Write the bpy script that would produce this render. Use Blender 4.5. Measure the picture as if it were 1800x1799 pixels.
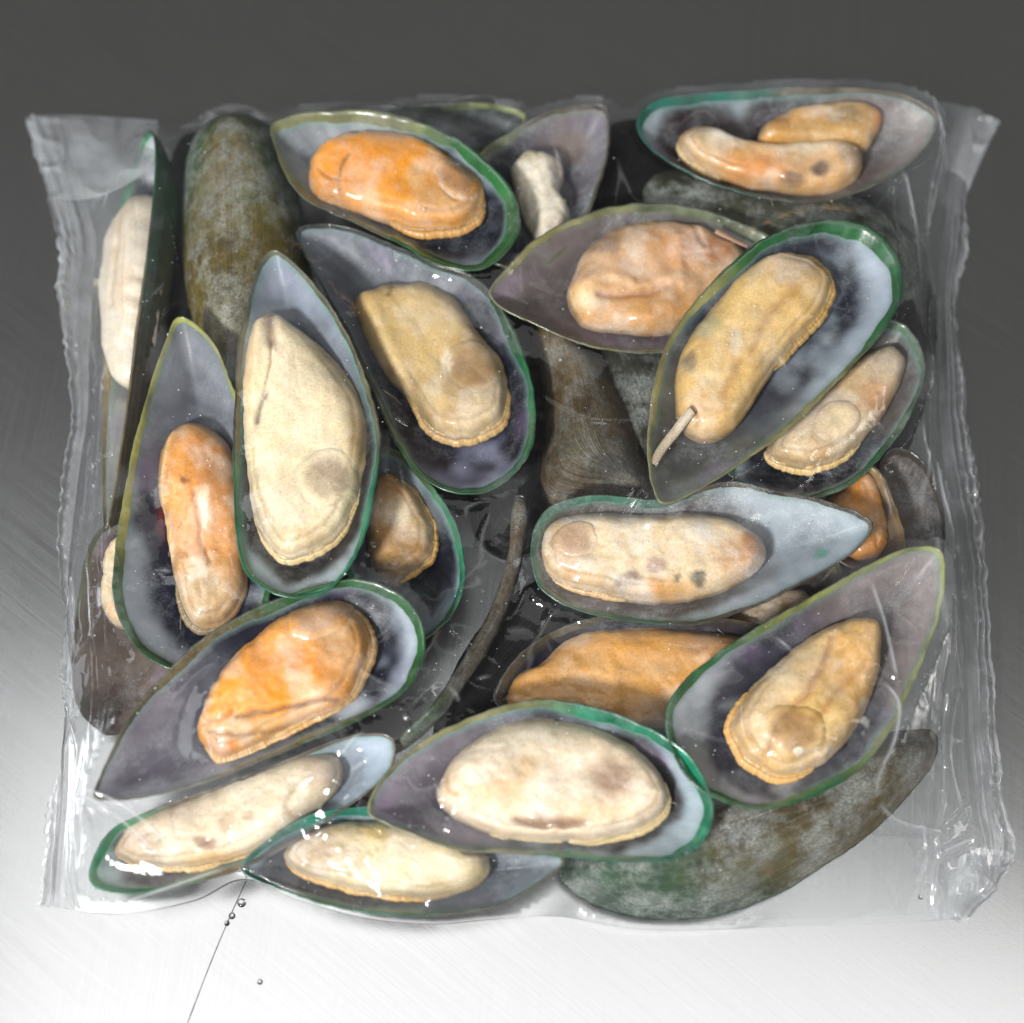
import bpy, math, random
import numpy as np
from mathutils import Vector
R = math.radians
random.seed(7)
rng = np.random.default_rng(11)
for o in list(bpy.data.objects): bpy.data.objects.remove(o)
S = bpy.context.scene
COL = S.collection

# ------------------------------------------------------------------ camera, world, lamps, exposure
DIST, TILT, TGT = 0.60, R(20), np.array([0, 0, 0.025])
CAM = TGT + DIST * np.array([0, -math.sin(TILT), math.cos(TILT)])
FWD = (TGT - CAM) / DIST
RIGHT = np.array([1.0, 0, 0]); UP = np.cross(RIGHT, FWD)
cam = bpy.data.cameras.new('camera'); camo = bpy.data.objects.new('camera', cam); COL.objects.link(camo)
cam.sensor_width = 36; cam.lens = 54                                 # half angle tan = 1/3
cam.clip_start, cam.clip_end = 0.02, 50
camo.location = CAM; camo.rotation_euler = (TILT, 0, 0)
cam.dof.use_dof = True; cam.dof.focus_distance = 0.590; cam.dof.aperture_fstop = 3.8
S.camera = camo
S.view_settings.view_transform = 'Standard'; S.view_settings.look = 'None'
S.view_settings.exposure = 0.0; S.view_settings.gamma = 1
S.render.engine = 'CYCLES'
S.cycles.max_bounces = 8; S.cycles.diffuse_bounces = 3; S.cycles.glossy_bounces = 3; S.cycles.transparent_max_bounces = 16; S.cycles.caustics_reflective = False
S.cycles.caustics_refractive = False; S.cycles.use_denoising = True; S.cycles.sample_clamp_indirect = 6
W = bpy.data.worlds.new('World'); S.world = W; W.use_nodes = True
W.node_tree.nodes['Background'].inputs[0].default_value = (1.0, 0.985, 0.96, 1)
W.node_tree.nodes['Background'].inputs[1].default_value = 0.098
def area(name, loc, aim, sx, sy, power, col, turn=0):
    l = bpy.data.lights.new(name, 'AREA'); l.shape = 'RECTANGLE'; l.size, l.size_y = sx, sy
    l.energy = power; l.color = col
    o = bpy.data.objects.new(name, l); COL.objects.link(o); o.location = loc
    o.rotation_euler = (Vector(aim) - Vector(loc)).to_track_quat('-Z', 'Y').to_euler(); o.rotation_euler.rotate_axis('Z', R(turn))
    return o
area('ceiling_lamp', (0.10, -0.53, 1.50), (0.10, -0.45, 0), 1.9, 1.30, 11, (1, 0.995, 0.985), -14)
area('desk_lamp', (-0.62, -0.80, 1.05), (0, 0, 0.02), 0.18, 0.18, 27, (1.0, 0.985, 0.965))
area('right_glint_lamp', (0.95, -0.15, 0.80), (0, 0, 0.02), 0.10, 0.5, 1.5, (1.0, 0.97, 0.92))  # small lamp added on the right so upright film wrinkles glint
area('left_glint_lamp', (-0.95, 0.10, 0.75), (0, 0, 0.02), 0.30, 0.7, 3.6, (0.93, 0.97, 1.0))  # bluish lamp added on the left for film glints and side light

# ------------------------------------------------------------------ small maths
def lin(c):
    c = np.asarray(c, float) / 255.0
    return np.where(c <= 0.04045, c / 12.92, ((c + 0.055) / 1.055) ** 2.4)
def rays(px):
    px = np.asarray(px, float)
    u = (px[..., 0] - 900) / 900 / 3; v = (900 - px[..., 1]) / 900 / 3
    return FWD + u[..., None] * RIGHT + v[..., None] * UP
def at_z(px, z):
    d = rays(px); z = np.broadcast_to(np.asarray(z, float), d.shape[:-1])
    return CAM + d * ((z - CAM[2]) / d[..., 2])[..., None]
class Plane:                                                         # the plane a shell's rim lies in
    def __init__(s, c, z, gx=0, gy=0):                               # z in mm, slopes in mm per 100 photo pixels (x right, y down)
        s.p0 = at_z(np.array(c, float), z / 1000)
        n = np.array([-gx / 22.2, gy / 22.2, 1.0]); s.n = n / np.linalg.norm(n)
    def __call__(s, px):
        d = rays(px); return CAM + d * (((s.p0 - CAM) @ s.n) / (d @ s.n))[..., None]
def hash3(i, seed):
    h = (i[:, 0] * 374761393 + i[:, 1] * 668265263 + i[:, 2] * 2147483647 + seed * 974634777) & 0xFFFFFFFF
    h = ((h ^ (h >> 13)) * 1274126177) & 0xFFFFFFFF
    return ((h ^ (h >> 16)) & 0xFFFF) / 32767.5 - 1
def vnoise(P, scale, seed=0):
    P = np.asarray(P, float)
    if P.shape[1] == 2: P = np.c_[P, np.zeros(len(P))]
    p = P * scale + 1000; i = np.floor(p).astype(np.int64); f = p - i; f = f * f * (3 - 2 * f)
    r = 0
    for dx in (0, 1):
        for dy in (0, 1):
            for dz in (0, 1):
                w = (f[:, 0] if dx else 1 - f[:, 0]) * (f[:, 1] if dy else 1 - f[:, 1]) * (f[:, 2] if dz else 1 - f[:, 2])
                r = r + w * hash3(i + np.array([dx, dy, dz]), seed)
    return r
def fbm(P, scale, seed=0, octv=3):
    return sum(vnoise(P, scale * 2 ** k, seed + 17 * k) / 2 ** k for k in range(octv)) / 1.6
def smooth(x, a, b):
    t = np.clip((x - a) / (b - a), 0, 1); return t * t * (3 - 2 * t)
def spline(pts, n, closed=True):
    P = np.asarray(pts, float); k = len(P); out = []
    for i in range(k if closed else k - 1):
        g = (lambda j: P[j % k]) if closed else (lambda j: P[min(max(j, 0), k - 1)])
        a, b, c, d = g(i - 1), g(i), g(i + 1), g(i + 2)
        t = np.linspace(0, 1, 24, endpoint=False)[:, None]
        out.append(0.5 * (2 * b + (c - a) * t + (2 * a - 5 * b + 4 * c - d) * t ** 2 + (3 * b - a - 3 * c + d) * t ** 3))
    Q = np.concatenate(out + ([P[:1]] if closed else [P[-1:]]))
    L = np.r_[0, np.cumsum(np.linalg.norm(np.diff(Q, axis=0), axis=1))]
    t = np.linspace(0, L[-1], n, endpoint=not closed)
    return np.c_[np.interp(t, L, Q[:, 0]), np.interp(t, L, Q[:, 1])]
def seg_dist(P, poly):
    P = np.asarray(P, float); best = np.full(len(P), 1e9)
    for a, b in zip(poly[:-1], poly[1:]):
        a, b = np.asarray(a, float), np.asarray(b, float); ab = b - a
        t = np.clip(((P - a) @ ab) / max(ab @ ab, 1e-9), 0, 1)
        best = np.minimum(best, np.linalg.norm(P - a - t[:, None] * ab, axis=1))
    return best
def mesh_ob(name, V, F, mat, parent=None, base=None, col=None, attrs=None, smooth_=True):
    V = np.asarray(V, float)
    if base is not None: V = V - base
    me = bpy.data.meshes.new(name); me.from_pydata(V.tolist(), [], F); me.materials.append(mat)
    if smooth_: me.polygons.foreach_set('use_smooth', np.ones(len(me.polygons), bool))
    if col is not None:
        a = me.attributes.new('Col', 'FLOAT_COLOR', 'POINT')
        a.data.foreach_set('color', np.c_[np.clip(col, 0, 1), np.ones(len(V))].astype(np.float32).ravel())
    for k, v in (attrs or {}).items():
        a = me.attributes.new(k, 'FLOAT', 'POINT'); a.data.foreach_set('value', np.asarray(v, np.float32))
    me.update()
    o = bpy.data.objects.new(name, me); COL.objects.link(o)
    if parent is not None: o.parent = parent
    return o
def ringfaces(nr, n, closed=True, r0=0):
    F = []
    for k in range(nr - 1):
        for i in range(n if closed else n - 1):
            j = (i + 1) % n; a = (r0 + k) * n; b = a + n
            F.append((a + i, a + j, b + j, b + i) if closed else (a + i, b + i, b + j, a + j))
    return F
def tag(o, label=None, cat=None, group=None, kind=None):
    for k, v in (('label', label), ('category', cat), ('group', group), ('kind', kind)):
        if v: o[k] = v
    return o

# ------------------------------------------------------------------ materials
class NT:
    def __init__(s, name):
        s.m = bpy.data.materials.new(name); s.m.use_nodes = True; s.t = s.m.node_tree; s.t.nodes.clear()
        s.out = s.n('ShaderNodeOutputMaterial')
    def n(s, kind, **kw):
        x = s.t.nodes.new(kind)
        for k, v in kw.items():
            if k.startswith('_'): setattr(x, k[1:], v)
            else: s.set(x.inputs[k.replace('_', ' ')], v)
        return x
    def set(s, inp, v):
        if isinstance(v, bpy.types.NodeSocket): s.t.links.new(v, inp)
        elif isinstance(v, bpy.types.Node): s.t.links.new(v.outputs[0], inp)
        else: inp.default_value = v
    def math(s, op, a, b=None):
        x = s.n('ShaderNodeMath', _operation=op); s.set(x.inputs[0], a)
        if b is not None: s.set(x.inputs[1], b)
        return x.outputs[0]
    def mix(s, f, a, b, mode='MIX'):
        x = s.n('ShaderNodeMix', _data_type='RGBA', _blend_type=mode); s.set(x.inputs[0], f); s.set(x.inputs[6], a); s.set(x.inputs[7], b)
        return x.outputs[2]
    def ramp(s, f, *st):
        x = s.n('ShaderNodeValToRGB'); e = x.color_ramp.elements
        while len(e) < len(st): e.new(0.5)
        for el, (p, c) in zip(e, st): el.position = p; el.color = (c, c, c, 1) if not hasattr(c, '__len__') else (*c, 1)
        s.set(x.inputs[0], f); return x.outputs[0]
    def noise(s, vec, scale, detail=3, rough=0.55, dist=0.0):
        x = s.n('ShaderNodeTexNoise', Scale=scale, Detail=detail, Roughness=rough, Distortion=dist); s.set(x.inputs['Vector'], vec); return x.outputs[0]
    def bump(s, h, strength, dist, normal=None):
        x = s.n('ShaderNodeBump', Strength=strength, Distance=dist); s.set(x.inputs['Height'], h)
        if normal is not None: s.set(x.inputs['Normal'], normal)
        return x.outputs[0]
def attr(nt, name): return nt.n('ShaderNodeAttribute', _attribute_name=name)
def coords(nt, seedy=True):                                          # object coordinates, pushed apart per object
    tc = nt.n('ShaderNodeTexCoord').outputs['Object']
    ri = nt.n('ShaderNodeObjectInfo').outputs['Random']
    add = nt.n('ShaderNodeVectorMath', _operation='ADD'); nt.set(add.inputs[0], tc)
    sc = nt.math('MULTIPLY', ri, 3.0); cmb = nt.n('ShaderNodeCombineXYZ'); nt.set(cmb.inputs[0], sc); nt.set(cmb.inputs[1], sc)
    nt.set(add.inputs[1], cmb); return add.outputs[0]
def frosty(nt, v, col, fr, white=(0.62, 0.66, 0.68, 1)):
    patch = nt.ramp(nt.noise(v, 55, 8, 0.78), (0.45, 0.0), (0.62, 1.0))
    speck = nt.ramp(nt.noise(v, 1500, 4, 0.75), (0.42, 0.0), (0.64, 1.0))
    f = nt.math('MULTIPLY', nt.math('ADD', nt.math('MULTIPLY', patch, 0.25), nt.math('MULTIPLY', nt.math('MULTIPLY', speck, patch), 0.85)), fr)
    return nt.mix(f, col, white)
def make_nacre():
    nt = NT('mussel_nacre'); v = coords(nt); c = attr(nt, 'Col').outputs['Color']; fr = attr(nt, 'frost').outputs['Fac']
    c = nt.mix(nt.ramp(nt.noise(v, 160, 4), (0.3, 0.0), (0.75, 0.45)), c, nt.mix(1.0, c, (0.52, 0.56, 0.64, 1), 'MULTIPLY'))
    c = frosty(nt, v, c, fr, (0.50, 0.54, 0.57, 1))
    nb = nt.bump(nt.noise(v, 260, 3), 0.25, 0.0006); nb = nt.bump(nt.noise(v, 1500, 2), 0.2, 0.0002, nb)
    p = nt.n('ShaderNodeBsdfPrincipled', Base_Color=c, Roughness=0.38, Normal=nb)
    p.inputs['Specular IOR Level'].default_value = 0.22
    nt.set(nt.out.inputs[0], p); return nt.m
def make_rim():
    nt = NT('mussel_rim'); v = coords(nt); c = attr(nt, 'Col').outputs['Color']; fr = attr(nt, 'frost').outputs['Fac']
    c = nt.mix(nt.ramp(nt.noise(v, 300, 3), (0.3, 0.0), (0.75, 0.5)), c, nt.mix(1.0, c, (0.45, 0.5, 0.4, 1), 'MULTIPLY'))
    c = frosty(nt, v, c, nt.math('MULTIPLY', fr, 0.6))
    p = nt.n('ShaderNodeBsdfPrincipled', Base_Color=c, Roughness=0.3, Coat_Weight=0.4, Coat_Roughness=0.12, Normal=nt.bump(nt.noise(v, 500, 3), 0.3, 0.0004))
    nt.set(nt.out.inputs[0], p); return nt.m
def make_outer():
    nt = NT('mussel_outer'); v = coords(nt); c = attr(nt, 'Col').outputs['Color']; fr = attr(nt, 'frost').outputs['Fac']
    ring = attr(nt, 'ring').outputs['Fac']
    wob = nt.math('ADD', nt.math('MULTIPLY', ring, 30.0), nt.math('MULTIPLY', nt.noise(v, 45, 2), 1.0))
    cm = nt.n('ShaderNodeCombineXYZ'); nt.set(cm.inputs[0], wob)
    lines = nt.noise(cm.outputs[0], 1.0, 3, 0.7)
    c = nt.mix(nt.ramp(lines, (0.36, 0.0), (0.58, 0.85)), c, nt.mix(1.0, c, (0.34, 0.32, 0.26, 1), 'MULTIPLY'))
    c = nt.mix(nt.ramp(nt.noise(v, 130, 6, 0.7), (0.40, 0.0), (0.66, 0.75)), c, nt.mix(1.0, c, (0.34, 0.30, 0.24, 1), 'MULTIPLY'))
    c = frosty(nt, v, c, nt.math('MULTIPLY', fr, 1.25), (0.42, 0.45, 0.43, 1))
    c = nt.mix(nt.ramp(nt.noise(v, 1000, 3, 0.75), (0.44, 0.0), (0.64, 0.65)), c, nt.mix(1.0, c, (0.40, 0.40, 0.36, 1), 'MULTIPLY'))
    nb = nt.bump(lines, 1.0, 0.0014); nb = nt.bump(nt.noise(v, 700, 4, 0.7), 0.45, 0.0005, nb)
    p = nt.n('ShaderNodeBsdfPrincipled', Base_Color=c, Roughness=0.5, Normal=nb)
    nt.set(nt.out.inputs[0], p); return nt.m
def make_meat():
    nt = NT('mussel_meat'); v = coords(nt); c = attr(nt, 'Col').outputs['Color']; fr = attr(nt, 'frost').outputs['Fac']
    c = nt.mix(nt.ramp(nt.noise(v, 90, 6, 0.66, 0.4), (0.40, 0.0), (0.80, 0.16)), c, nt.mix(1.0, c, (0.84, 0.74, 0.60, 1), 'MULTIPLY'))
    c = nt.mix(nt.ramp(nt.noise(v, 1000, 4, 0.75), (0.42, 0.0), (0.66, 0.60)), c, nt.mix(1.0, c, (0.66, 0.55, 0.42, 1), 'MULTIPLY'))
    c = frosty(nt, v, c, nt.math('MULTIPLY', fr, 0.95), (0.74, 0.73, 0.71, 1))
    nb = nt.bump(nt.noise(v, 110, 4, 0.6), 0.10, 0.0014); nb = nt.bump(nt.noise(v, 1300, 4, 0.75), 0.45, 0.0003, nb)
    p = nt.n('ShaderNodeBsdfPrincipled', Base_Color=c, Roughness=0.45, Coat_Weight=0.40, Coat_Roughness=0.14, Normal=nb)
    p.inputs['Subsurface Weight'].default_value = 0.5; p.inputs['Subsurface Radius'].default_value = (1.0, 0.68, 0.42)
    p.inputs['Subsurface Scale'].default_value = 0.003
    nt.set(nt.out.inputs[0], p); return nt.m
def make_film(name, gl, rough):
    nt = NT(name); v = nt.n('ShaderNodeTexCoord').outputs['Object']; hz = attr(nt, 'haze').outputs['Fac']
    nb = nt.bump(nt.noise(v, 300, 2, 0.6), 0.12, 0.0006)
    fac = nt.n('ShaderNodeLayerWeight', Normal=nb).outputs['Facing']; fres = nt.math('ADD', nt.math('MULTIPLY', nt.math('POWER', fac, 4.0), 0.9), 0.024)
    tr = nt.n('ShaderNodeBsdfTransparent', Color=(0.985, 0.99, 0.99, 1))
    df = nt.n('ShaderNodeBsdfDiffuse', Color=(0.82, 0.86, 0.90, 1)); tl = nt.n('ShaderNodeBsdfTranslucent', Color=(0.82, 0.86, 0.90, 1))
    md = nt.n('ShaderNodeMixShader', Fac=0.4); nt.set(md.inputs[1], df); nt.set(md.inputs[2], tl)
    m1 = nt.n('ShaderNodeMixShader', Fac=hz); nt.set(m1.inputs[1], tr); nt.set(m1.inputs[2], md)
    g = nt.n('ShaderNodeBsdfGlossy', Color=(1, 1, 1, 1), Roughness=rough, Normal=nb)
    m2 = nt.n('ShaderNodeMixShader', Fac=nt.math('MULTIPLY', fres, gl)); nt.set(m2.inputs[1], m1); nt.set(m2.inputs[2], g)
    nt.set(nt.out.inputs[0], m2); return nt.m
def make_steel():
    nt = NT('brushed_steel'); v = nt.n('ShaderNodeTexCoord').outputs['Object']
    def streak(ang, sx, sy, det=4):
        rt = nt.n('ShaderNodeVectorRotate', _rotation_type='Z_AXIS', Angle=R(ang)); nt.set(rt.inputs['Vector'], v)
        m = nt.n('ShaderNodeMapping'); nt.set(m.inputs['Vector'], rt.outputs[0]); m.inputs['Scale'].default_value = (sx, sy, 1)
        return nt.noise(m.outputs[0], 1.0, det, 0.7)
    s1 = streak(38, 16, 900); s2 = streak(-84, 14, 1100); s3 = streak(31, 7, 380, 3)
    patch = nt.ramp(nt.noise(v, 9, 3), (0.35, 0.0), (0.7, 1.0))
    br = nt.mix(patch, s1, s2)
    fine = nt.ramp(s3, (0.60, 0.0), (0.72, 1.0))
    col = nt.mix(nt.ramp(br, (0.3, 0.0), (0.7, 1.0)), (0.60, 0.605, 0.61, 1), (0.68, 0.685, 0.69, 1))
    col = nt.mix(nt.math('MULTIPLY', fine, 0.26), col, (0.72, 0.73, 0.74, 1))
    ro = nt.math('ADD', nt.ramp(br, (0.3, 0.17), (0.7, 0.22)), nt.math('MULTIPLY', nt.noise(v, 6, 3), 0.06))
    nb = nt.bump(br, 0.022, 0.0003); nb = nt.bump(nt.noise(v, 1400, 3), 0.06, 0.0002, nb)
    p = nt.n('ShaderNodeBsdfPrincipled', Base_Color=col, Metallic=1.0, Roughness=ro, Normal=nb)
    nt.set(nt.out.inputs[0], p); return nt.m
def make_plain(name, col, rough=0.6, **kw):
    nt = NT(name); v = coords(nt)
    c = nt.mix(nt.ramp(nt.noise(v, 400, 3), (0.3, 0.0), (0.7, 0.5)), (*col, 1), (*[x * 0.6 for x in col], 1))
    p = nt.n('ShaderNodeBsdfPrincipled', Base_Color=c, Roughness=rough)
    for k, x in kw.items(): p.inputs[k.replace('_', ' ')].default_value = x
    nt.set(nt.out.inputs[0], p); return nt.m
M_NACRE, M_RIM, M_OUT, M_MEAT = make_nacre(), make_rim(), make_outer(), make_meat()
M_FILM = make_film('clear_film', 1.0, 0.06)
M_FILM2 = make_film('lower_film', 0.3, 0.2)
M_SEAL = make_film('seal_film', 2.4, 0.07)
M_STEEL = make_steel()
M_GROOVE = make_plain('scratch_dark', (0.02, 0.025, 0.03), 0.5)
M_ICE = make_plain('ice', (0.92, 0.95, 0.97), 0.15)
M_BYSSUS = make_plain('byssus', tuple(lin((185, 172, 150))), 0.5)
nt = NT('water'); p = nt.n('ShaderNodeBsdfPrincipled', Base_Color=(1, 1, 1, 1), Roughness=0.02, IOR=1.33); p.inputs['Transmission Weight'].default_value = 1.0
nt.set(nt.out.inputs[0], p); M_WATER = nt.m

# ------------------------------------------------------------------ the steel table
tbl = mesh_ob('steel_table', [(-1.6, -1.6, 0), (1.6, -1.6, 0), (1.6, 1.6, 0), (-1.6, 1.6, 0), (-1.6, -1.6, -.03), (1.6, -1.6, -.03), (1.6, 1.6, -.03), (-1.6, 1.6, -.03)],
              [(0, 1, 2, 3), (4, 7, 6, 5), (0, 4, 5, 1), (1, 5, 6, 2), (2, 6, 7, 3), (3, 7, 4, 0)], M_STEEL, smooth_=False)
tag(tbl, 'scratched brushed stainless steel table top under the bag of mussels', 'table', kind='structure')
def ribbon(name, px, wid, z, mat, parent=None, dark=None):
    c = spline(px, 60, False); t = np.gradient(c, axis=0); t /= np.linalg.norm(t, axis=1)[:, None]; n = np.c_[-t[:, 1], t[:, 0]]
    k = np.arange(60); w = wid * (0.55 + 0.45 * np.abs(vnoise(np.c_[k * 0.3, k * 0], 1, 5)))[:, None]
    A, B = at_z(c - n * w, z), at_z(c + n * w, z)
    T = (A + B) / 2 + np.array([0, 0, 0.00025])
    return mesh_ob(name, np.concatenate([A, T, B]), ringfaces(3, 60, False), mat, parent)
ribbon('scratch', [(432, 1550), (398, 1626), (365, 1706), (328, 1803)], 0.8, 0.0003, M_GROOVE, tbl)

# ------------------------------------------------------------------ mussels
GREEN, TEAL, DGREEN = (40, 112, 62), (16, 128, 104), (30, 84, 52)
YEL, BRN, OLV = (178, 176, 108), (92, 80, 62), (112, 112, 70)
ALLV = []                                                            # every solid vertex, for the film to lie on
def keep(V): ALLV.append(np.asarray(V)[:, :3]); return V
def spine_of(O, tip):
    """for every outline point the point of the shell's mid line that it shrinks to; and its place 0..1 from the tip to the rounded end"""
    tip = np.asarray(tip, float); far = O[np.argmax(np.linalg.norm(O - tip, axis=1))]
    ax = far - tip; L = np.linalg.norm(ax); ax /= L; pr = np.array([-ax[1], ax[0]])
    s = ((O - tip) @ ax) / L; lat = (O - tip) @ pr
    q = 0.22 + 0.56 * np.clip(s, 0, 1)
    Q = np.zeros_like(O)
    for i, qi in enumerate(q):
        w = np.exp(-((s - qi) / 0.10) ** 2)
        up, dn = w * (lat > np.average(lat, weights=w)), w * (lat <= np.average(lat, weights=w))
        m = 0.5 * (np.average(lat, weights=up + 1e-9) + np.average(lat, weights=dn + 1e-9))
        Q[i] = tip + ax * qi * L + pr * m
    return Q, np.clip(s, 0, 1), (tip, ax, L)
def bowl(t): return 1 - (1 - np.clip(t, 0, 1)) ** 2.3
def blend(c, px, spots, seed):
    j = np.c_[fbm(px, 0.035, seed), fbm(px, 0.035, seed + 5)] * 9
    for sp in spots:
        x, y, r, k = sp[:4]; st = sp[4] if len(sp) > 4 else 0.9
        rx, ry = r if hasattr(r, '__len__') else (r, r)
        d = ((px[:, 0] + j[:, 0] - x) / rx) ** 2 + ((px[:, 1] + j[:, 1] - y) / ry) ** 2
        f = (st * np.exp(-d ** (1.5 if max(rx, ry) > 30 else 3.0)))[:, None]; c = c * (1 - f) + lin(k) * f
    return c
NM = 0
def mussel(label, out, z, gx=0, gy=0, D=12, meats=(), rim=GREEN, rim2=OLV, wr=12, frost=0.5, flip=False, tipc=(134, 142, 150), edgec=(170, 188, 202), darkc=(18, 22, 44), shell_spots=(),
           dark=34, outer=(48, 62, 34), outer2=(84, 70, 36), threads=(), cat='mussel', rim_from=0.30, base_rough=0.0):
    global NM
    NM += 1; seed = NM * 31
    N = 150
    O = spline(out, N); tip = np.array(out[0], float)
    rd = O - O.mean(0); O = O + rd / np.linalg.norm(rd, axis=1)[:, None] * (1.6 * fbm(O, 0.03, seed + 60) + 1.4 * vnoise(O, 0.11, seed + 61))[:, None]
    c = O.mean(0); pl = Plane(c, z, gx, gy); n = pl.n
    Q, s, (tp, ax, L) = spine_of(O, tip)
    wid = np.linalg.norm(Q - O, axis=1)
    frame = lambda px2, off: pl(px2) + (np.asarray(off)[:, None] / 1000) * n
    sg = 1.0 if flip else -1.0
    nm = 'mussel' if meats else 'mussel_shell'
    base = pl(c[None])[0].copy(); base[2] = max(0.0015, (z - D - 2) / 1000 if not flip else 0.0015)
    root = bpy.data.objects.new(nm, None); COL.objects.link(root); root.location = base; root.empty_display_size = 0.02
    tag(root, label, cat, 'green lipped mussels frozen in the bag')
    rnd = fbm(O, 0.012, seed)
    # ---- outer surface (from the middle out to the lip)
    NR = 22; px, off, tt, ss = [], [], [], []
    for k in range(NR):
        t = 1 - k / (NR - 1); t = t ** 1.0
        P = O + (Q - O) * t; px.append(P); off.append(sg * (bowl(t) * D + 1.3 * (t > 0))); tt.append(np.full(N, t)); ss.append(s * (1 - t) + (0.22 + .56 * s) * t)
    px, tt, ss = np.concatenate(px), np.concatenate(tt), np.concatenate(ss); off = np.repeat(np.array(off), N)
    off = off + fbm(px, 0.02, seed + 3) * 0.5 * smooth(tt, 0.05, 0.3)
    V = keep(frame(px, off)); F = ringfaces(NR, N)
    if flip: F = [f[::-1] for f in F]
    f1 = smooth(ss + 0.12 * fbm(px, 0.02, seed + 7), 0.45, 0.85)[:, None]
    C = lin(outer2) * (1 - f1) + lin(outer) * f1
    g = (smooth(1 - tt, 0.62, 1.0) * smooth(ss, 0.35, 0.7))[:, None]; C = C * (1 - g) + lin(rim) * 0.55 * g
    C = blend(C, px, shell_spots if flip else (), seed)
    fr = np.clip(frost * (0.9 + 0.5 * fbm(px, 0.014, seed + 9)), 0, 2)
    sh = mesh_ob('shell', V, F, M_OUT, root, base, C, dict(ring=tt * 1.0 + seed, frost=fr if flip else fr * 0.4))
    # ---- the lip
    nrm = O - Q; nrm /= np.linalg.norm(nrm, axis=1)[:, None]
    wv = 1.05 * wr * (0.55 + 0.45 * smooth(s, 0.2, 0.8)) * (1 + 0.65 * rnd)
    prof = [(0.0, 0.0), (1.2, 0.4), (0.9, 0.8), (-1.6, 1.0), (-0.45, 1.2), (-1.0, 0.2)]      # px outward (or share of width), mm up
    px, off, kk = [], [], []
    for j, (a, b) in enumerate(prof):
        w = a * np.ones(N) if j < 4 else a * wv
        dep = -bowl(np.maximum(0, -w) / wid) * D * 0.9 if j >= 4 else np.zeros(N)
        px.append(O + nrm * w[:, None]); off.append((b if not flip else (0.8 if j in (1, 2) else -0.4)) + (dep if not flip else 0)); kk.append(np.full(N, j))
    px = np.concatenate(px); off = np.concatenate([np.broadcast_to(x, N) for x in off]); kk = np.concatenate(kk); s6 = np.tile(s, len(prof))
    V = keep(frame(px, off)); f1 = smooth(s6 + 0.1 * fbm(px, 0.02, seed + 11), rim_from, rim_from + 0.25)[:, None]
    C = lin(rim2) * (1 - f1) + lin(rim) * f1; C = C * np.where(kk >= 4, 0.85, 0.42)[:, None] * (1 + 0.6 * fbm(px, 0.03, seed + 14))[:, None]
    lipfr = np.clip(frost * (0.5 + fbm(px, 0.01, seed + 2)), 0, 1)
    mesh_ob('rim', V, ringfaces(len(prof), N), M_RIM, sh, None, C, dict(frost=lipfr)).location = (0, 0, 0)
    me = sh.children[0].data; arr = (V - base); me.vertices.foreach_set('co', arr.astype(np.float32).ravel()); me.update()
    # ---- inside
    mpoly = [spline(m['out'], 90) for m in meats]
    if not flip:
        NR = 24; px, off, tt, ss = [], [], [], []
        t0 = np.clip(wv / wid, 0, 0.6)
        for k in range(NR):
            t = t0 + (1 - t0) * (k / (NR - 1)); px.append(O + (Q - O) * t[:, None]); off.append(0.2 * (1 - k / NR) - bowl(t) * D * 0.9); tt.append(t); ss.append(s * (1 - t) + (0.22 + .56 * s) * t)
        px, off, tt, ss = map(np.concatenate, (px, off, tt, ss)); din = tt * np.tile(wid, NR)
        V = keep(frame(px, off)); F = ringfaces(NR, N)
        wob = 14 * fbm(px, 0.022, seed + 21)
        f1 = smooth(ss + 0.1 * fbm(px, 0.015, seed + 4), 0.30, 0.62)[:, None]
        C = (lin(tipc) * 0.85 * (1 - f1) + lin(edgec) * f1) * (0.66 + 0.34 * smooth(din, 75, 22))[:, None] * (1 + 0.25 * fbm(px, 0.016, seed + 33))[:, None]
        dk = 1.0
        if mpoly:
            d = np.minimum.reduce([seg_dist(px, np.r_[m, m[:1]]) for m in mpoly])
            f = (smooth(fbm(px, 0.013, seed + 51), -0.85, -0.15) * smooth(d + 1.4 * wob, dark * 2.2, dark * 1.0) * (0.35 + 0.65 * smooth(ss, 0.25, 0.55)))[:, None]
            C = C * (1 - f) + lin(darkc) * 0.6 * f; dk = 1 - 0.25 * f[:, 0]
        irid = (0.22 * (max(edgec) > 70) * smooth(fbm(px, 0.012, seed + 40), 0.2, 0.55) * smooth(din, 60, 14))[:, None]
        C = C * (1 - irid) + lin((165, 140, 180)) * irid
        g = smooth(din - wv[np.arange(len(px)) % N], 9, 0)[:, None] * 0.6                         # lip colour bleeding inward
        C = C * (1 - g) + (lin(rim) * 0.6 + lin(edgec) * 0.4) * g
        C = blend(C, px, shell_spots, seed)
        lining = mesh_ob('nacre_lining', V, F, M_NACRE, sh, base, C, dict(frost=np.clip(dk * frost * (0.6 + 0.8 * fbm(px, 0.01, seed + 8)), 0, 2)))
    # ---- meat
    for mi, m in enumerate(meats):
        NMt = 130; MO = spline(m['out'], NMt); ms = seed + 100 + mi * 7
        MO = MO + (MO - MO.mean(0)) / np.linalg.norm(MO - MO.mean(0), axis=1)[:, None] * (4.2 * fbm(MO, 0.022, ms, 2) + 2.6 * fbm(MO, 0.07, ms + 3))[:, None]
        far = MO[np.argmax(np.linalg.norm(MO - MO.mean(0), axis=1))]
        MQ, mss, _ = spine_of(MO, far)
        H, lift = m.get('H', 3.0), m.get('lift', 0.0)
        d0 = 0.42 * D if 'd0' not in m else m['d0']
        NR = 34; px, off, tt = [], [], []
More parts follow.
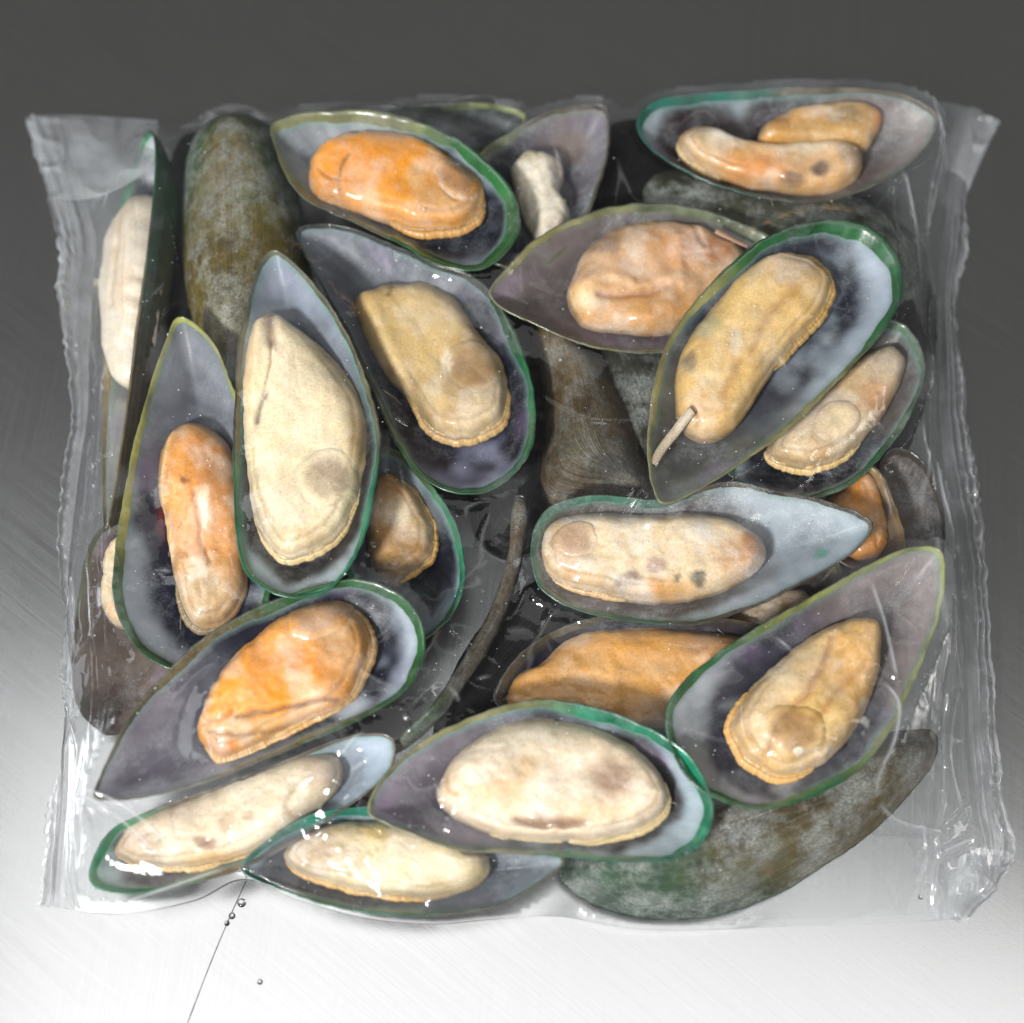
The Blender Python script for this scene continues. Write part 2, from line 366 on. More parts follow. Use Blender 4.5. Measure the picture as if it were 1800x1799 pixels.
        for k in range(-1, NR):
            t = 0.0 if k < 0 else (k / (NR - 1)) ** 1.4
            px.append(MO + (MQ - MO) * t); tt.append(np.full(NMt, t))
            sk = 0.16 * (1 + 0.7 * fbm(MO, 0.015, ms + 61)); body = 1 - (1 - np.clip((t - 0.35 * sk) / (1 - 0.35 * sk), 0, 1)) ** 4.6
            off.append(np.full(NMt, -d0 - 3.5) if k < 0 else -d0 + (d0 + 0.6 * H) * (0.34 * (1 - (1 - t) ** 14) + 0.66 * body) + 0.16 * vnoise(np.c_[np.arange(NMt) * 0.9, np.zeros(NMt)], 1, ms + 62) * math.exp(-(t / 0.16) ** 2))
        px, off, tt = map(np.concatenate, (px, off, tt))
        off = off + lift + smooth(tt, 0, 0.2) * 1.5 * (m.get('lump', 1.0) * fbm(px, 0.014, ms + 1, 2) + 0.25 * m.get('lump', 1.0) * fbm(px, 0.05, ms + 2, 2))
        axd = np.linalg.svd(MO - MO.mean(0), full_matrices=False)[2][0]; rel = px - MO.mean(0); al = rel @ axd; ac = rel @ np.array([-axd[1], axd[0]])
        fold = (1 - 2.2 * np.abs(vnoise(np.c_[al * 0.009, ac * 0.030 + 0.6 * fbm(px, 0.012, ms + 31)], 1, ms + 30))).clip(0) ** 3 * smooth(fbm(px, 0.009, ms + 32), 0.0, 0.35)
        off = off - 0.45 * m.get('fold', 1.0) * fold * smooth(tt, 0.1, 0.35) + 0.25 * fbm(px, 0.11, ms + 33, 2) * smooth(tt, 0, 0.15)
        C = np.tile(lin(m['col']), (len(px), 1)) * (1 + 0.10 * fbm(px, 0.03, ms + 3))[:, None]
        C = blend(C, px, m.get('spots', ()), ms)
        f = (0.62 * smooth(fbm(px, 0.012, ms + 41, 4), 0.02, 0.40) * (0.25 + 0.75 * smooth(tt, 0.55, 0.12)))[:, None]; C = C * (1 - f) + (0.45 * C + 0.55 * lin((138, 122, 100))) * f * 0.9
        f = (0.72 * smooth(fbm(px, 0.017, ms + 42, 4), 0.06, 0.45) * min(1.2, 0.4 + m.get('frost', frost)))[:, None]; C = C * (1 - f) + (0.45 * C + 0.55 * lin((238, 230, 218))) * f
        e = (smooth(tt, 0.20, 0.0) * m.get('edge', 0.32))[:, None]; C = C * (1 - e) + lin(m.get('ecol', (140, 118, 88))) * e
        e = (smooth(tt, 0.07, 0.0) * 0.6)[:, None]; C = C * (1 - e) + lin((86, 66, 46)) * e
        for poly, w, dep, gc in m.get('grooves', ()):
            gd = seg_dist(px + np.c_[fbm(px, 0.04, ms), fbm(px, 0.04, ms + 1)] * 4, spline(poly, 20, False)); off = off - dep * np.exp(-(gd / w) ** 2)
            f = (0.8 * np.exp(-(gd / (w * 0.8)) ** 2))[:, None]
            if gc: C = C * (1 - f) + lin(gc) * f
        for poly, w, hgt, gc in m.get('ridges', ()):
            gd = seg_dist(px + np.c_[fbm(px, 0.04, ms), fbm(px, 0.04, ms + 1)] * 5, spline(poly, 20, False)); off = off + hgt * np.exp(-(gd / w) ** 2)
            f = (0.7 * np.exp(-(gd / (w * 0.9)) ** 2))[:, None]
            if gc: C = C * (1 - f) + lin(gc) * f
        de = tt * np.tile(np.linalg.norm(MQ - MO, axis=1), NR + 1) + 3 * fbm(px, 0.03, ms + 12)
        lines = np.zeros(len(px))
        if m.get('mantle'):
            near_m = np.min([seg_dist(px, [a, b, c_]) for (a, b, c_, _, _) in m['mantle']], axis=0); on = smooth(near_m, 60, 25)
            for (l0, lw, lh) in ((8, 2.2, -.30), (15, 4, .22), (24, 3, -.18)):
                g = np.exp(-((de - l0) / lw) ** 2) * on; off = off + lh * g; lines += g * (lh < 0)
            f = (0.34 * np.clip(lines, 0, 1))[:, None]; C = C * (1 - f) + lin((132, 98, 60)) * f
        V = keep(frame(px, off)); F = ringfaces(NR + 1, NMt)
        mo = mesh_ob('meat', V, F, M_MEAT, root, base, C, dict(frost=np.clip(m.get('frost', frost) * (0.7 + 0.8 * fbm(px, 0.012, ms + 8)), 0, 2)))
        def surf(p2):                                                # height of the meat's top at photo points
            o_ = []
            for q in p2:
                d = np.linalg.norm(px - q, axis=1); d[:NMt] = 1e9; i = np.argpartition(d, 4)[:4]; w = 1 / (d[i] + 1); o_.append((off[i] * w).sum() / w.sum())
            return np.array(o_)
        for (dx, dy, rx, ry, an, hh, dc) in m.get('discs', ()):
            nr, na = 9, 44; A = np.linspace(0, 2 * math.pi, na, endpoint=False); pp, oo, rr = [], [], []
            wbl = 1 + 0.20 * vnoise(np.c_[np.cos(A), np.sin(A)], 1.1, ms + 5) + 0.05 * vnoise(np.c_[np.cos(A), np.sin(A)], 4, ms + 6)
            ctr = surf(np.array([[dx, dy]]))[0]
            for k in range(nr):
                r = 1.12 - 1.10 * k / (nr - 1); x, y = rx * r * np.cos(A) * wbl, ry * r * np.sin(A) * wbl; ca, sa = math.cos(R(an)), math.sin(R(an))
                P = np.c_[dx + x * ca - y * sa, dy + x * sa + y * ca]; pp.append(P); rr.append(np.full(na, r))
                sf = surf(P); oo.append(sf + (hh * math.sqrt(max(0, 1 - r * r)) * 0.9 + 0.12 if r <= 1 else -0.5))
            pp, oo, rr = map(np.concatenate, (pp, oo, rr)); near = np.array([np.argmin(((px - q) ** 2).sum(1)) for q in pp])
            V2 = keep(frame(pp, oo)); F2 = ringfaces(nr, na); F2.append(tuple(range((nr - 1) * na, nr * na)))
            dcx = np.tile(lin(dc), (len(pp), 1)) * (1 + 0.22 * fbm(pp, 0.06, ms + 6))[:, None]; f = np.clip(smooth(rr, 0.55, 1.0) + 0.3 + 0.25 * fbm(pp, 0.05, ms + 9), 0, 1)[:, None]
            dcx = dcx * (1 - f) + C[near] * f; dcx = dcx * (1 - 0.22 * np.exp(-((rr - 1) / 0.06) ** 2) * smooth(np.tile(vnoise(np.c_[np.cos(A), np.sin(A)], 1.3, ms + 15), nr), -.3, .4))[:, None]
            mesh_ob('adductor_muscle', V2, F2, M_MEAT, mo, base, dcx, dict(frost=np.full(len(pp), frost * 0.5)))
        for (a, b, c_, mw, mc) in m.get('mantle', ()):
            ia, ib, ic = (int(np.argmin(np.linalg.norm(MO - np.array(q), axis=1))) for q in (a, b, c_))
            fwd = [(ia + k) % NMt for k in range((ic - ia) % NMt + 1)]; bwd = [(ia - k) % NMt for k in range((ia - ic) % NMt + 1)]
            idx = fwd if ib in fwd else bwd
            cen = spline(MO[idx], len(idx) * 4, False); tg = np.gradient(cen, axis=0); tg /= np.linalg.norm(tg, axis=1)[:, None]; nn = np.c_[-tg[:, 1], tg[:, 0]]
            if ((cen - MO.mean(0)) * nn).sum() < 0: nn = -nn
            k = np.arange(len(cen)); en = np.sin(np.pi * np.clip(k / (len(cen) - 1), 0, 1)) ** 0.45
            ruf = 0.5 + 0.5 * vnoise(np.c_[k * 0.42, k * 0], 1, ms) + 0.25 * np.sin(k * 1.3 + 3 * vnoise(np.c_[k * 0.13, k * 0], 1, ms)) * vnoise(np.c_[k * 0.08, k * 0], 1, ms + 9); rz = fbm(np.c_[k * 0.07, k * 0], 1, ms + 2)
            lat = [(-0.75, -1.0, 0), (-0.5, 0.9, 0), (-0.2, 0.55, 0), (0.0, 0.15, 0.1), (0.25, 0.75, .2), (0.55, 0.5, .5), (0.85, 0.2, 1.0), (0.9, -0.6, 1.0), (0.2, -2.5, 0.2)]
            pp, oo, cc = [], [], []
            inn = surf(cen - nn * mw * 0.4)
            for (l, hz_, rf) in lat:
                P = cen + nn * ((l * mw * 0.85 + rf * (ruf - 0.5) * mw * 0.12 + rz * 3.0) * en)[:, None]; pp.append(P)
                b0 = np.full(len(cen), -d0 + lift) * 0.75 + inn * 0.25 - max(l, 0) * 1.6
                oo.append(b0 + hz_ * 1.2 * en + 0.12 * rf * ruf + 0.5 * rz)
                cc.append(np.tile(lin(mc) * (0.62 if abs(l) < 0.1 else 1.0 + 0.15 * (l > .5)), (len(cen), 1)) * (0.92 + 0.16 * ruf)[:, None])
            V2 = keep(frame(np.concatenate(pp), np.concatenate(oo)))
            mesh_ob('mantle_edge', V2, ringfaces(len(lat), len(cen), False), M_MEAT, mo, base, np.concatenate(cc), dict(frost=np.full(len(V2), frost * 0.3)))
    for (poly, w0, w1, zz, tc_) in threads:
        cpt = spline(poly, 30, False); w = np.linspace(w0, w1, 30); tg = np.gradient(cpt, axis=0); tg /= np.linalg.norm(tg, axis=1)[:, None]; nn = np.c_[-tg[:, 1], tg[:, 0]]
        pp, oo = [], []
        zl = np.interp(np.linspace(0, 1, 30), np.linspace(0, 1, len(zz)), zz)
        for a in np.linspace(0, 2 * math.pi, 10, endpoint=False):
            pp.append(cpt + nn * (w * math.cos(a))[:, None]); oo.append(zl + 0.22 * w * math.sin(a) * 0.7)
        V2 = keep(frame(np.concatenate(pp), np.concatenate(oo))); F2 = ringfaces(10, 30, False) + [(9 * 30 + i, 9 * 30 + i + 1, i + 1, i) for i in range(29)]
        mesh_ob('byssus_thread', V2, F2, M_MEAT, root, base, np.tile(lin(tc_), (len(V2), 1)), dict(frost=np.full(len(V2), 0.2)))
    return root

# filler shells added under the gaps, coloured near black to stand in for shade
GAP_SHADE = dict(flip=True, outer=(12, 14, 15), outer2=(20, 16, 17), rim=(16, 24, 20), rim2=(26, 22, 20), frost=0.0)
mussel('shade coloured filler shell between the frosted olive shell and the shell standing on edge', [(330, 640), (292, 560), (285, 420), (300, 290), (335, 235), (380, 260), (395, 380), (390, 520)], 3, D=9, **GAP_SHADE)
mussel('shade coloured filler shell in the gap beside the tip of the peach meat mussel', [(905, 610), (850, 540), (845, 440), (900, 350), (990, 320), (1060, 370), (1050, 480), (990, 580)], 3, D=11, **GAP_SHADE)
mussel('shade coloured filler shell between the little frosted mussel and the teal rimmed two piece mussel', [(1030, 470), (1010, 380), (1030, 270), (1090, 215), (1160, 230), (1190, 300), (1180, 400), (1110, 460)], 3, D=12, **GAP_SHADE)
mussel('shade coloured filler shell below the lilac edged tan mussel, above the curved shell edge', [(960, 640), (1000, 740), (1000, 860), (960, 950), (890, 980), (830, 930), (830, 800), (880, 690)], 3, D=10, **GAP_SHADE)
mussel('shade coloured filler shell under the amber meat, beside the curved brown shell edge', [(1060, 1020), (1040, 1150), (960, 1260), (850, 1330), (770, 1320), (780, 1220), (850, 1100), (950, 1020)], 3, D=9, **GAP_SHADE)
mussel('shade coloured filler shell below the green rimmed upright mussel near the film seam', [(1640, 520), (1640, 640), (1600, 780), (1540, 850), (1480, 800), (1490, 640), (1540, 520), (1600, 470)], 3, D=9, **GAP_SHADE)
mussel('shade coloured filler shell under the cream mussel whose meat points down, between three green rims', [(600, 1180), (560, 1080), (580, 960), (640, 880), (740, 880), (790, 980), (760, 1120), (680, 1190)], 3, D=8, **GAP_SHADE)

# face down shells that show their outside
mussel('frosted olive green shell face down beside the bright orange mussel', [(400, 655), (345, 580), (322, 450), (322, 320), (345, 240), (395, 206), (450, 210), (495, 250), (522, 330), (535, 430), (520, 540), (470, 620)], 14, gy=-1.0, D=24,
       flip=True, outer=(34, 100, 42), outer2=(142, 124, 44), rim=(28, 92, 46), rim2=OLV, frost=0.85, shell_spots=[(410, 228, (95, 44), (24, 70, 32), .9), (420, 330, (50, 90), (138, 114, 44), .8), (400, 480, (60, 70), (116, 100, 46), .7)], cat='shell')
mussel('greenish frosted shell face down under the two piece mussel near the far corner', [(1105, 400), (1090, 340), (1150, 305), (1300, 300), (1450, 330), (1560, 380), (1625, 450), (1610, 560), (1500, 560), (1320, 500), (1160, 460)], 5, D=17,
       flip=True, outer=(70, 84, 62), outer2=(86, 88, 66), rim=(52, 98, 70), frost=1.0, cat='shell')
mussel('grey frosted shell face down in the gap below the peach meat mussel', [(1150, 860), (1095, 780), (1050, 690), (1020, 600), (1060, 560), (1150, 570), (1215, 640), (1220, 760)], 6, D=13,
       flip=True, outer=(62, 66, 58), outer2=(70, 66, 52), rim=(60, 70, 60), frost=0.9, cat='shell')
mussel('brown and grey mussel shell face down with its point under the green rimmed tip', [(1168, 890), (1080, 900), (990, 905), (945, 880), (950, 780), (945, 660), (930, 580), (985, 560), (1045, 610), (1095, 700), (1130, 790)], 8, gx=1.2, D=20,
       flip=True, outer=(136, 108, 52), outer2=(104, 84, 54), rim=(70, 60, 40), rim2=BRN, frost=0.5, cat='shell',
       shell_spots=[(1090, 720, (30, 90), (138, 106, 56), .9), (1080, 850, (50, 30), (104, 108, 110), .7), (1020, 810, 45, (128, 126, 104), .6), (1030, 760, 45, (92, 72, 32), .7)])
mussel('large dark green frosted shell face down at the bag bottom corner', [(1640, 1288), (1640, 1340), (1595, 1400), (1530, 1465), (1460, 1515), (1370, 1570), (1270, 1608), (1170, 1618), (1080, 1606), (1015, 1575), (985, 1530), (1050, 1450), (1200, 1380), (1400, 1330), (1560, 1290)], 9, D=22,
       flip=True, outer=(52, 104, 66), outer2=(124, 108, 60), rim=(28, 92, 64), rim2=BRN, frost=0.9, cat='shell',
       shell_spots=[(1290, 1470, (70, 40), (86, 68, 28), .75), (1420, 1430, (80, 50), (104, 92, 70), .6), (1335, 1540, 14, (150, 124, 80), .8), (1590, 1330, 50, (84, 74, 62), .7)])

# open mussels, lower layer
mussel('small dark empty shell with a pale green edge lying behind the bright orange meat', [(925, 205), (900, 240), (850, 270), (780, 265), (700, 250), (640, 215), (700, 190), (790, 182), (870, 186)], 22, D=9, rim=(62, 70, 62), rim2=(150, 158, 110), frost=0.35,
       tipc=(60, 64, 66), edgec=(52, 58, 58), cat='shell')
mussel('amber mussel meat with a brown shell behind the white tip of the cream mussel', [(1585, 985), (1500, 1000), (1440, 950), (1440, 870), (1500, 815), (1545, 830), (1578, 900)], 20, D=9, rim=(150, 124, 84), rim2=(140, 112, 76), frost=0.2, tipc=(120, 98, 74), edgec=(120, 100, 80),
       meats=[dict(out=[(1450, 900), (1480, 850), (1525, 825), (1555, 870), (1565, 930), (1545, 975), (1490, 970)], col=(205, 140, 62), H=3, spots=[(1545, 920, 28, (168, 138, 98), .7), (1470, 860, 30, (120, 80, 40), .7)])])
mussel('brown grey shell edge tucked under the film beside the amber meat', [(1655, 985), (1610, 985), (1570, 900), (1545, 830), (1570, 790), (1620, 810), (1655, 890)], 15, D=8, rim=(70, 60, 52), rim2=(76, 66, 56), tipc=(84, 74, 66), edgec=(78, 68, 60), frost=0.5, wr=8, cat='shell')
mussel('brown wedge of mussel showing between the cream mussel and the green rimmed corner mussel', [(1480, 1000), (1440, 1080), (1360, 1140), (1290, 1130), (1250, 1080), (1320, 1030), (1420, 985)], 18, D=8, rim=(96, 92, 66), rim2=BRN, frost=0.4, tipc=(86, 74, 60), edgec=(96, 84, 66),
       meats=[dict(out=[(1280, 1095), (1330, 1050), (1400, 1030), (1430, 1060), (1370, 1110), (1310, 1125)], col=(140, 112, 76), H=2)])
mussel('brown mussel with dark round scar in the bag corner beside the long orange mussel', [(185, 1292), (140, 1250), (127, 1170), (136, 1070), (155, 970), (185, 925), (240, 900), (300, 960), (320, 1100), (280, 1230), (230, 1285)], 22, gx=1.5, D=12, rim=(96, 102, 80), rim2=BRN, wr=7, frost=0.35,
       tipc=(104, 86, 74), edgec=(128, 112, 100), darkc=(88, 70, 60), shell_spots=[(195, 1225, (42, 30), (58, 42, 34), .85)],
       meats=[dict(out=[(172, 1010), (178, 960), (215, 935), (255, 960), (262, 1040), (240, 1090), (195, 1098), (172, 1060)], col=(214, 196, 160), H=3, spots=[(205, 1080, 22, (216, 166, 100), .7)])])
mussel('tan mussel in a dark shell along the bag bottom with a white streaked meat', [(992, 1515), (955, 1550), (890, 1588), (800, 1606), (690, 1610), (590, 1596), (500, 1568), (425, 1530), (470, 1480), (560, 1430), (720, 1420), (860, 1460), (960, 1500)], 28, gy=-0.5, D=13, rim=TEAL, rim2=(112, 106, 78), wr=12, frost=0.55,
       meats=[dict(out=[(498, 1505), (520, 1468), (600, 1440), (740, 1450), (830, 1488), (862, 1512), (840, 1555), (760, 1580), (660, 1572), (570, 1552), (520, 1532)], col=(214, 198, 158), H=4, spots=[(550, 1490, (55, 40), (182, 150, 104)), (700, 1530, (70, 26), (238, 226, 190)), (790, 1520, 34, (234, 216, 176)), (660, 1460, (80, 22), (196, 168, 98))],
                    mantle=[((498, 1510), (620, 1565), (760, 1582), 9, (205, 160, 90))], lump=1.2)])
mussel('amber flat mussel meat lying between the cream mussel and the long cream mussel below', [(1355, 1110), (1345, 1180), (1260, 1265), (1150, 1310), (1000, 1290), (905, 1260), (868, 1225), (915, 1150), (1000, 1100), (1100, 1080), (1240, 1085)], 22, D=12, rim=(74, 66, 50), rim2=(84, 70, 54), wr=10, frost=0.35, tipc=(62, 54, 58), edgec=(48, 40, 44),
       meats=[dict(out=[(890, 1222), (905, 1185), (950, 1160), (1000, 1115), (1085, 1096), (1200, 1100), (1290, 1112), (1330, 1140), (1290, 1210), (1210, 1265), (1100, 1280), (980, 1255), (905, 1250)], col=(222, 164, 84), H=3.5, lump=1.5, spots=[(1255, 1125, (60, 36), (158, 122, 92), .8), (1100, 1185, (90, 40), (228, 176, 104), .6), (1200, 1250, (90, 18), (150, 110, 56), .8)], edge=.25, frost=.3)])
mussel('tan mussel with frilled meat tucked between the cream mussel and the small orange one', [(640, 800), (690, 790), (750, 845), (797, 915), (817, 990), (808, 1055), (775, 1105), (735, 1125), (670, 1090), (610, 1010), (600, 880)], 27, D=13, rim=(32, 130, 92), rim2=OLV, wr=11, frost=0.25, dark=44, rim_from=0.15,
       meats=[dict(out=[(668, 828), (700, 832), (735, 870), (762, 925), (758, 970), (722, 1002), (692, 1022), (655, 1002), (640, 930), (648, 860)], col=(190, 148, 92), H=3, spots=[(700, 905, (34, 26), (226, 212, 184)), (735, 925, 22, (206, 180, 136)), (690, 1000, (40, 24), (138, 112, 78)), (680, 848, 26, (160, 116, 58))],
                    mantle=[((705, 838), (764, 930), (700, 1018), 10, (208, 164, 92))])])
mussel('narrow curved brown and green shell edge rising in the middle of the bag', [(683, 1318), (750, 1252), (798, 1186), (845, 1108), (877, 1034), (895, 962), (898, 905), (906, 876), (924, 882), (928, 925), (918, 988), (896, 1062), (860, 1140), (812, 1212), (758, 1280), (700, 1324)], 26, D=5, flip=True, outer=(142, 122, 98), outer2=(126, 112, 90), rim=(80, 68, 54), rim2=(60, 104, 74), frost=0.6, cat='shell', shell_spots=[(740, 1265, (60, 60), (70, 118, 84), .8)])
mussel('little frosted white mussel in a pointed lilac shell at the bag top', [(1068, 190), (1072, 240), (1062, 300), (1038, 370), (1005, 425), (950, 470), (880, 470), (820, 420), (800, 330), (850, 265), (905, 230), (960, 200), (1020, 186)], 30, gx=1.0, D=13, rim=(120, 128, 96), rim2=(96, 88, 76), wr=9, frost=0.75, tipc=(128, 122, 130), edgec=(116, 116, 124), dark=26,
       meats=[dict(out=[(897, 300), (905, 275), (940, 258), (975, 263), (992, 290), (983, 325), (1000, 365), (990, 410), (965, 430), (935, 405), (915, 365)], col=(238, 230, 210), H=5, lump=3.2, spots=[(940, 272, (40, 16), (176, 164, 132), .8), (980, 300, 18, (160, 142, 112), .7), (985, 400, 26, (136, 116, 92), .7)], frost=1.2, ecol=(150, 132, 108))],
       shell_spots=[(1000, 235, (40, 30), (140, 118, 98), .5)])
mussel('long mussel with orange meat lying beside the tall cream mussel, green rim round its foot', [(312, 560), (345, 572), (380, 612), (405, 670), (440, 760), (470, 880), (480, 1000), (455, 1110), (385, 1165), (320, 1180), (262, 1160), (220, 1110), (200, 1050), (203, 970), (220, 870), (240, 770), (268, 670), (292, 600)], 37, gx=-.5, gy=-1.2, D=14, rim=(38, 98, 56), rim2=(168, 170, 100), wr=13, frost=0.45, rim_from=.52, tipc=(132, 134, 142),
       edgec=(140, 146, 154), dark=30, meats=[dict(out=[(332, 733), (372, 748), (410, 795), (430, 870), (435, 960), (430, 1040), (400, 1088), (360, 1104), (325, 1082), (304, 1020), (292, 950), (278, 880), (274, 810), (295, 752)], col=(222, 156, 84), H=3, lump=1.4, spots=[(315, 850, (36, 70), (236, 160, 62)), (375, 820, (40, 70), (186, 124, 62), .8), (362, 905, (11, 36), (246, 228, 200)), (350, 1050, (70, 75), (196, 172, 132)), (325, 848, 7, (140, 84, 34)), (340, 750, (40, 18), (210, 156, 92))],
                    ridges=[([(300, 760), (284, 830), (286, 900), (300, 980)], 6, .9, (238, 206, 146))], grooves=[([(345, 870), (352, 940), (370, 990)], 6, .8, (176, 112, 54))], mantle=[((300, 1020), (345, 1098), (400, 1090), 9, (140, 120, 90))])],
       shell_spots=[(272, 890, (8, 45), (104, 40, 48), .8)])
mussel('mussel with pale round muscle and frilled meat partly under the green rimmed upright mussel', [(1572, 566), (1612, 600), (1625, 655), (1602, 725), (1560, 790), (1500, 850), (1430, 878), (1360, 872), (1296, 848), (1280, 820), (1340, 750), (1420, 650), (1500, 580)], 30, gy=0, D=13, rim=(28, 104, 62), rim2=(86, 118, 92), wr=13, frost=0.55, rim_from=.2, tipc=(120, 112, 104),
       meats=[dict(out=[(1352, 792), (1372, 745), (1430, 690), (1510, 622), (1570, 598), (1597, 630), (1575, 690), (1540, 742), (1500, 788), (1450, 814), (1395, 815)], col=(216, 186, 142), H=4, spots=[(1400, 705, (50, 36), (132, 106, 80), .75), (1560, 630, 40, (206, 194, 178), .8), (1540, 705, 30, (204, 150, 96), .8), (1390, 775, 34, (232, 206, 154), .7)],
                    discs=[(1470, 747, 36, 34, -20, .8, (236, 216, 176))], mantle=[((1352, 785), (1420, 818), (1520, 770), 11, (218, 186, 128))])])
# upper layer
mussel('peach orange mussel meat in a grey pointed shell, partly under the green rimmed upright mussel', [(860, 518), (885, 480), (940, 425), (1000, 392), (1070, 368), (1140, 360), (1220, 368), (1300, 394), (1370, 430), (1380, 500), (1310, 575), (1210, 615), (1110, 622), (1020, 606), (940, 572), (886, 546)], 34, gx=-1.6, D=12, rim=(104, 112, 84), rim2=(150, 148, 100), wr=12, frost=0.55, tipc=(112, 100, 98), edgec=(110, 104, 104), dark=16, darkc=(84, 74, 70),
       meats=[dict(out=[(1000, 510), (1012, 470), (1030, 430), (1080, 392), (1150, 374), (1230, 388), (1300, 420), (1320, 470), (1260, 540), (1180, 578), (1100, 576), (1030, 562)], col=(208, 160, 104), H=4, lump=1.9, spots=[(1062, 432, 24, (116, 92, 72), .7), (1120, 480, (60, 26), (226, 186, 150), .8), (1030, 520, (30, 26), (236, 190, 110)), (1200, 440, 44, (206, 148, 96), .8), (1180, 545, (80, 22), (206, 154, 92)), (1260, 440, 30, (190, 130, 88), .7)],
                    ridges=[([(1025, 505), (1070, 490), (1120, 505), (1180, 490)], 12, 1.6, (232, 192, 150)), ([(1230, 400), (1190, 440), (1200, 500)], 10, 1.2, None)], grooves=[([(1050, 520), (1110, 525), (1170, 505)], 6, 1.2, (168, 108, 66)), ([(1215, 400), (1235, 440)], 4, 1, (130, 84, 54))], edge=.3)],
       threads=[([(1255, 414), (1288, 430), (1312, 440)], 5, 2.5, (3.5, 3.2, 2.6), (172, 134, 108))])
mussel('teal rimmed mussel with meat in two pieces at the far corner of the bag', [(1648, 212), (1632, 255), (1590, 295), (1520, 335), (1440, 358), (1350, 352), (1260, 328), (1185, 292), (1135, 255), (1120, 222), (1135, 190), (1180, 172), (1260, 164), (1360, 158), (1470, 156), (1570, 164), (1622, 184)], 34, gy=-1.0, D=14, rim=(24, 112, 98), rim2=(120, 112, 98), wr=11, frost=0.65, tipc=(146, 134, 128), edgec=(150, 160, 166), darkc=(48, 32, 36), dark=26, rim_from=.45,
       meats=[dict(out=[(1335, 240), (1350, 205), (1400, 180), (1470, 170), (1535, 176), (1556, 196), (1545, 230), (1520, 255), (1440, 250), (1370, 250)], col=(214, 164, 88), H=2, spots=[(1548, 200, (18, 28), (236, 150, 44)), (1490, 205, (40, 22), (136, 120, 88), .8), (1360, 200, (34, 24), (124, 90, 66), .8), (1450, 235, (50, 16), (222, 184, 120), .8)]),
              dict(out=[(1194, 232), (1215, 212), (1250, 212), (1300, 234), (1380, 242), (1470, 236), (1515, 252), (1522, 285), (1495, 318), (1450, 334), (1390, 330), (1310, 318), (1250, 296), (1208, 266)], col=(224, 180, 124), H=4, lump=1.6, spots=[(1240, 245, (40, 26), (214, 190, 152)), (1330, 300, (60, 26), (226, 154, 82)), (1440, 300, 15, (92, 72, 58)), (1392, 318, (26, 12), (128, 92, 62)), (1495, 268, (26, 28), (170, 150, 128)), (1410, 262, (60, 12), (244, 228, 200)), (1270, 240, (18, 14), (236, 230, 222))],
                   mantle=[((1196, 236), (1208, 262), (1270, 305), 7, (214, 184, 134))])])
mussel('bright orange mussel with grey muscle and a wide dark green rim', [(478, 222), (520, 204), (580, 198), (650, 196), (730, 214), (800, 245), (858, 290), (902, 340), (914, 395), (900, 432), (868, 466), (820, 478), (762, 464), (705, 432), (640, 400), (582, 376), (535, 350), (505, 312), (485, 262)], 41, gx=1.4, D=13, rim=(40, 112, 56), rim2=(120, 122, 84), wr=20, frost=0.45, tipc=(150, 156, 160), edgec=(156, 168, 180), dark=42, rim_from=.42,
       meats=[dict(out=[(540, 290), (550, 255), (580, 232), (640, 216), (700, 218), (755, 242), (810, 280), (843, 312), (850, 345), (832, 378), (792, 393), (740, 396), (680, 382), (615, 362), (560, 345), (542, 320)], col=(240, 160, 42), H=5, spots=[(790, 360, (70, 34), (192, 146, 84), .85), (600, 335, (60, 24), (206, 138, 66), .7), (690, 232, (50, 20), (222, 168, 128), .7), (640, 290, (60, 40), (243, 158, 44), .8), (735, 318, (20, 26), (230, 186, 130), .7)],
                    discs=[(805, 318, 46, 34, 35, .9, (152, 122, 98))], grooves=[([(616, 280), (600, 305), (596, 345)], 3, .7, (130, 76, 28)), ([(556, 300), (580, 318), (596, 322)], 3, .5, (150, 92, 40)), ([(770, 300), (778, 335), (800, 352), (830, 350)], 3, .8, (235, 215, 190))], mantle=[((680, 386), (800, 394), (850, 338), 13, (190, 142, 74))])])
mussel('tan mussel in a dark shell with a lilac inner edge and thin green rim', [(522, 412), (560, 396), (620, 404), (690, 432), (770, 466), (835, 490), (882, 540), (916, 612), (938, 690), (940, 762), (915, 822), (862, 864), (800, 868), (742, 842), (702, 792), (676, 740), (640, 655), (600, 570), (558, 490)], 33, gy=.8, D=14, rim=(34, 108, 66), rim2=(72, 76, 72), wr=12, frost=0.35, tipc=(138, 142, 150), edgec=(150, 152, 178), dark=52, darkc=(20, 22, 40), rim_from=.50,
       meats=[dict(out=[(622, 515), (650, 498), (690, 488), (760, 490), (805, 520), (842, 575), (880, 622), (894, 680), (880, 730), (832, 760), (790, 763), (752, 742), (715, 692), (680, 652), (645, 590)], col=(212, 184, 128), H=4, spots=[(825, 655, (52, 60), (164, 134, 94), .85), (785, 640, (12, 28), (232, 216, 190), .9), (765, 685, 18, (226, 206, 170), .8), (650, 540, (26, 50), (200, 168, 108), .5), (800, 735, (60, 18), (182, 150, 98), .8)],
                    grooves=[([(690, 498), (684, 520)], 4, .8, (150, 116, 70)), ([(690, 520), (740, 580), (775, 640)], 12, .6, None)], discs=[(835, 650, 40, 46, -20, .5, (162, 132, 96))], mantle=[((705, 690), (800, 766), (894, 672), 13, (190, 158, 106))])])
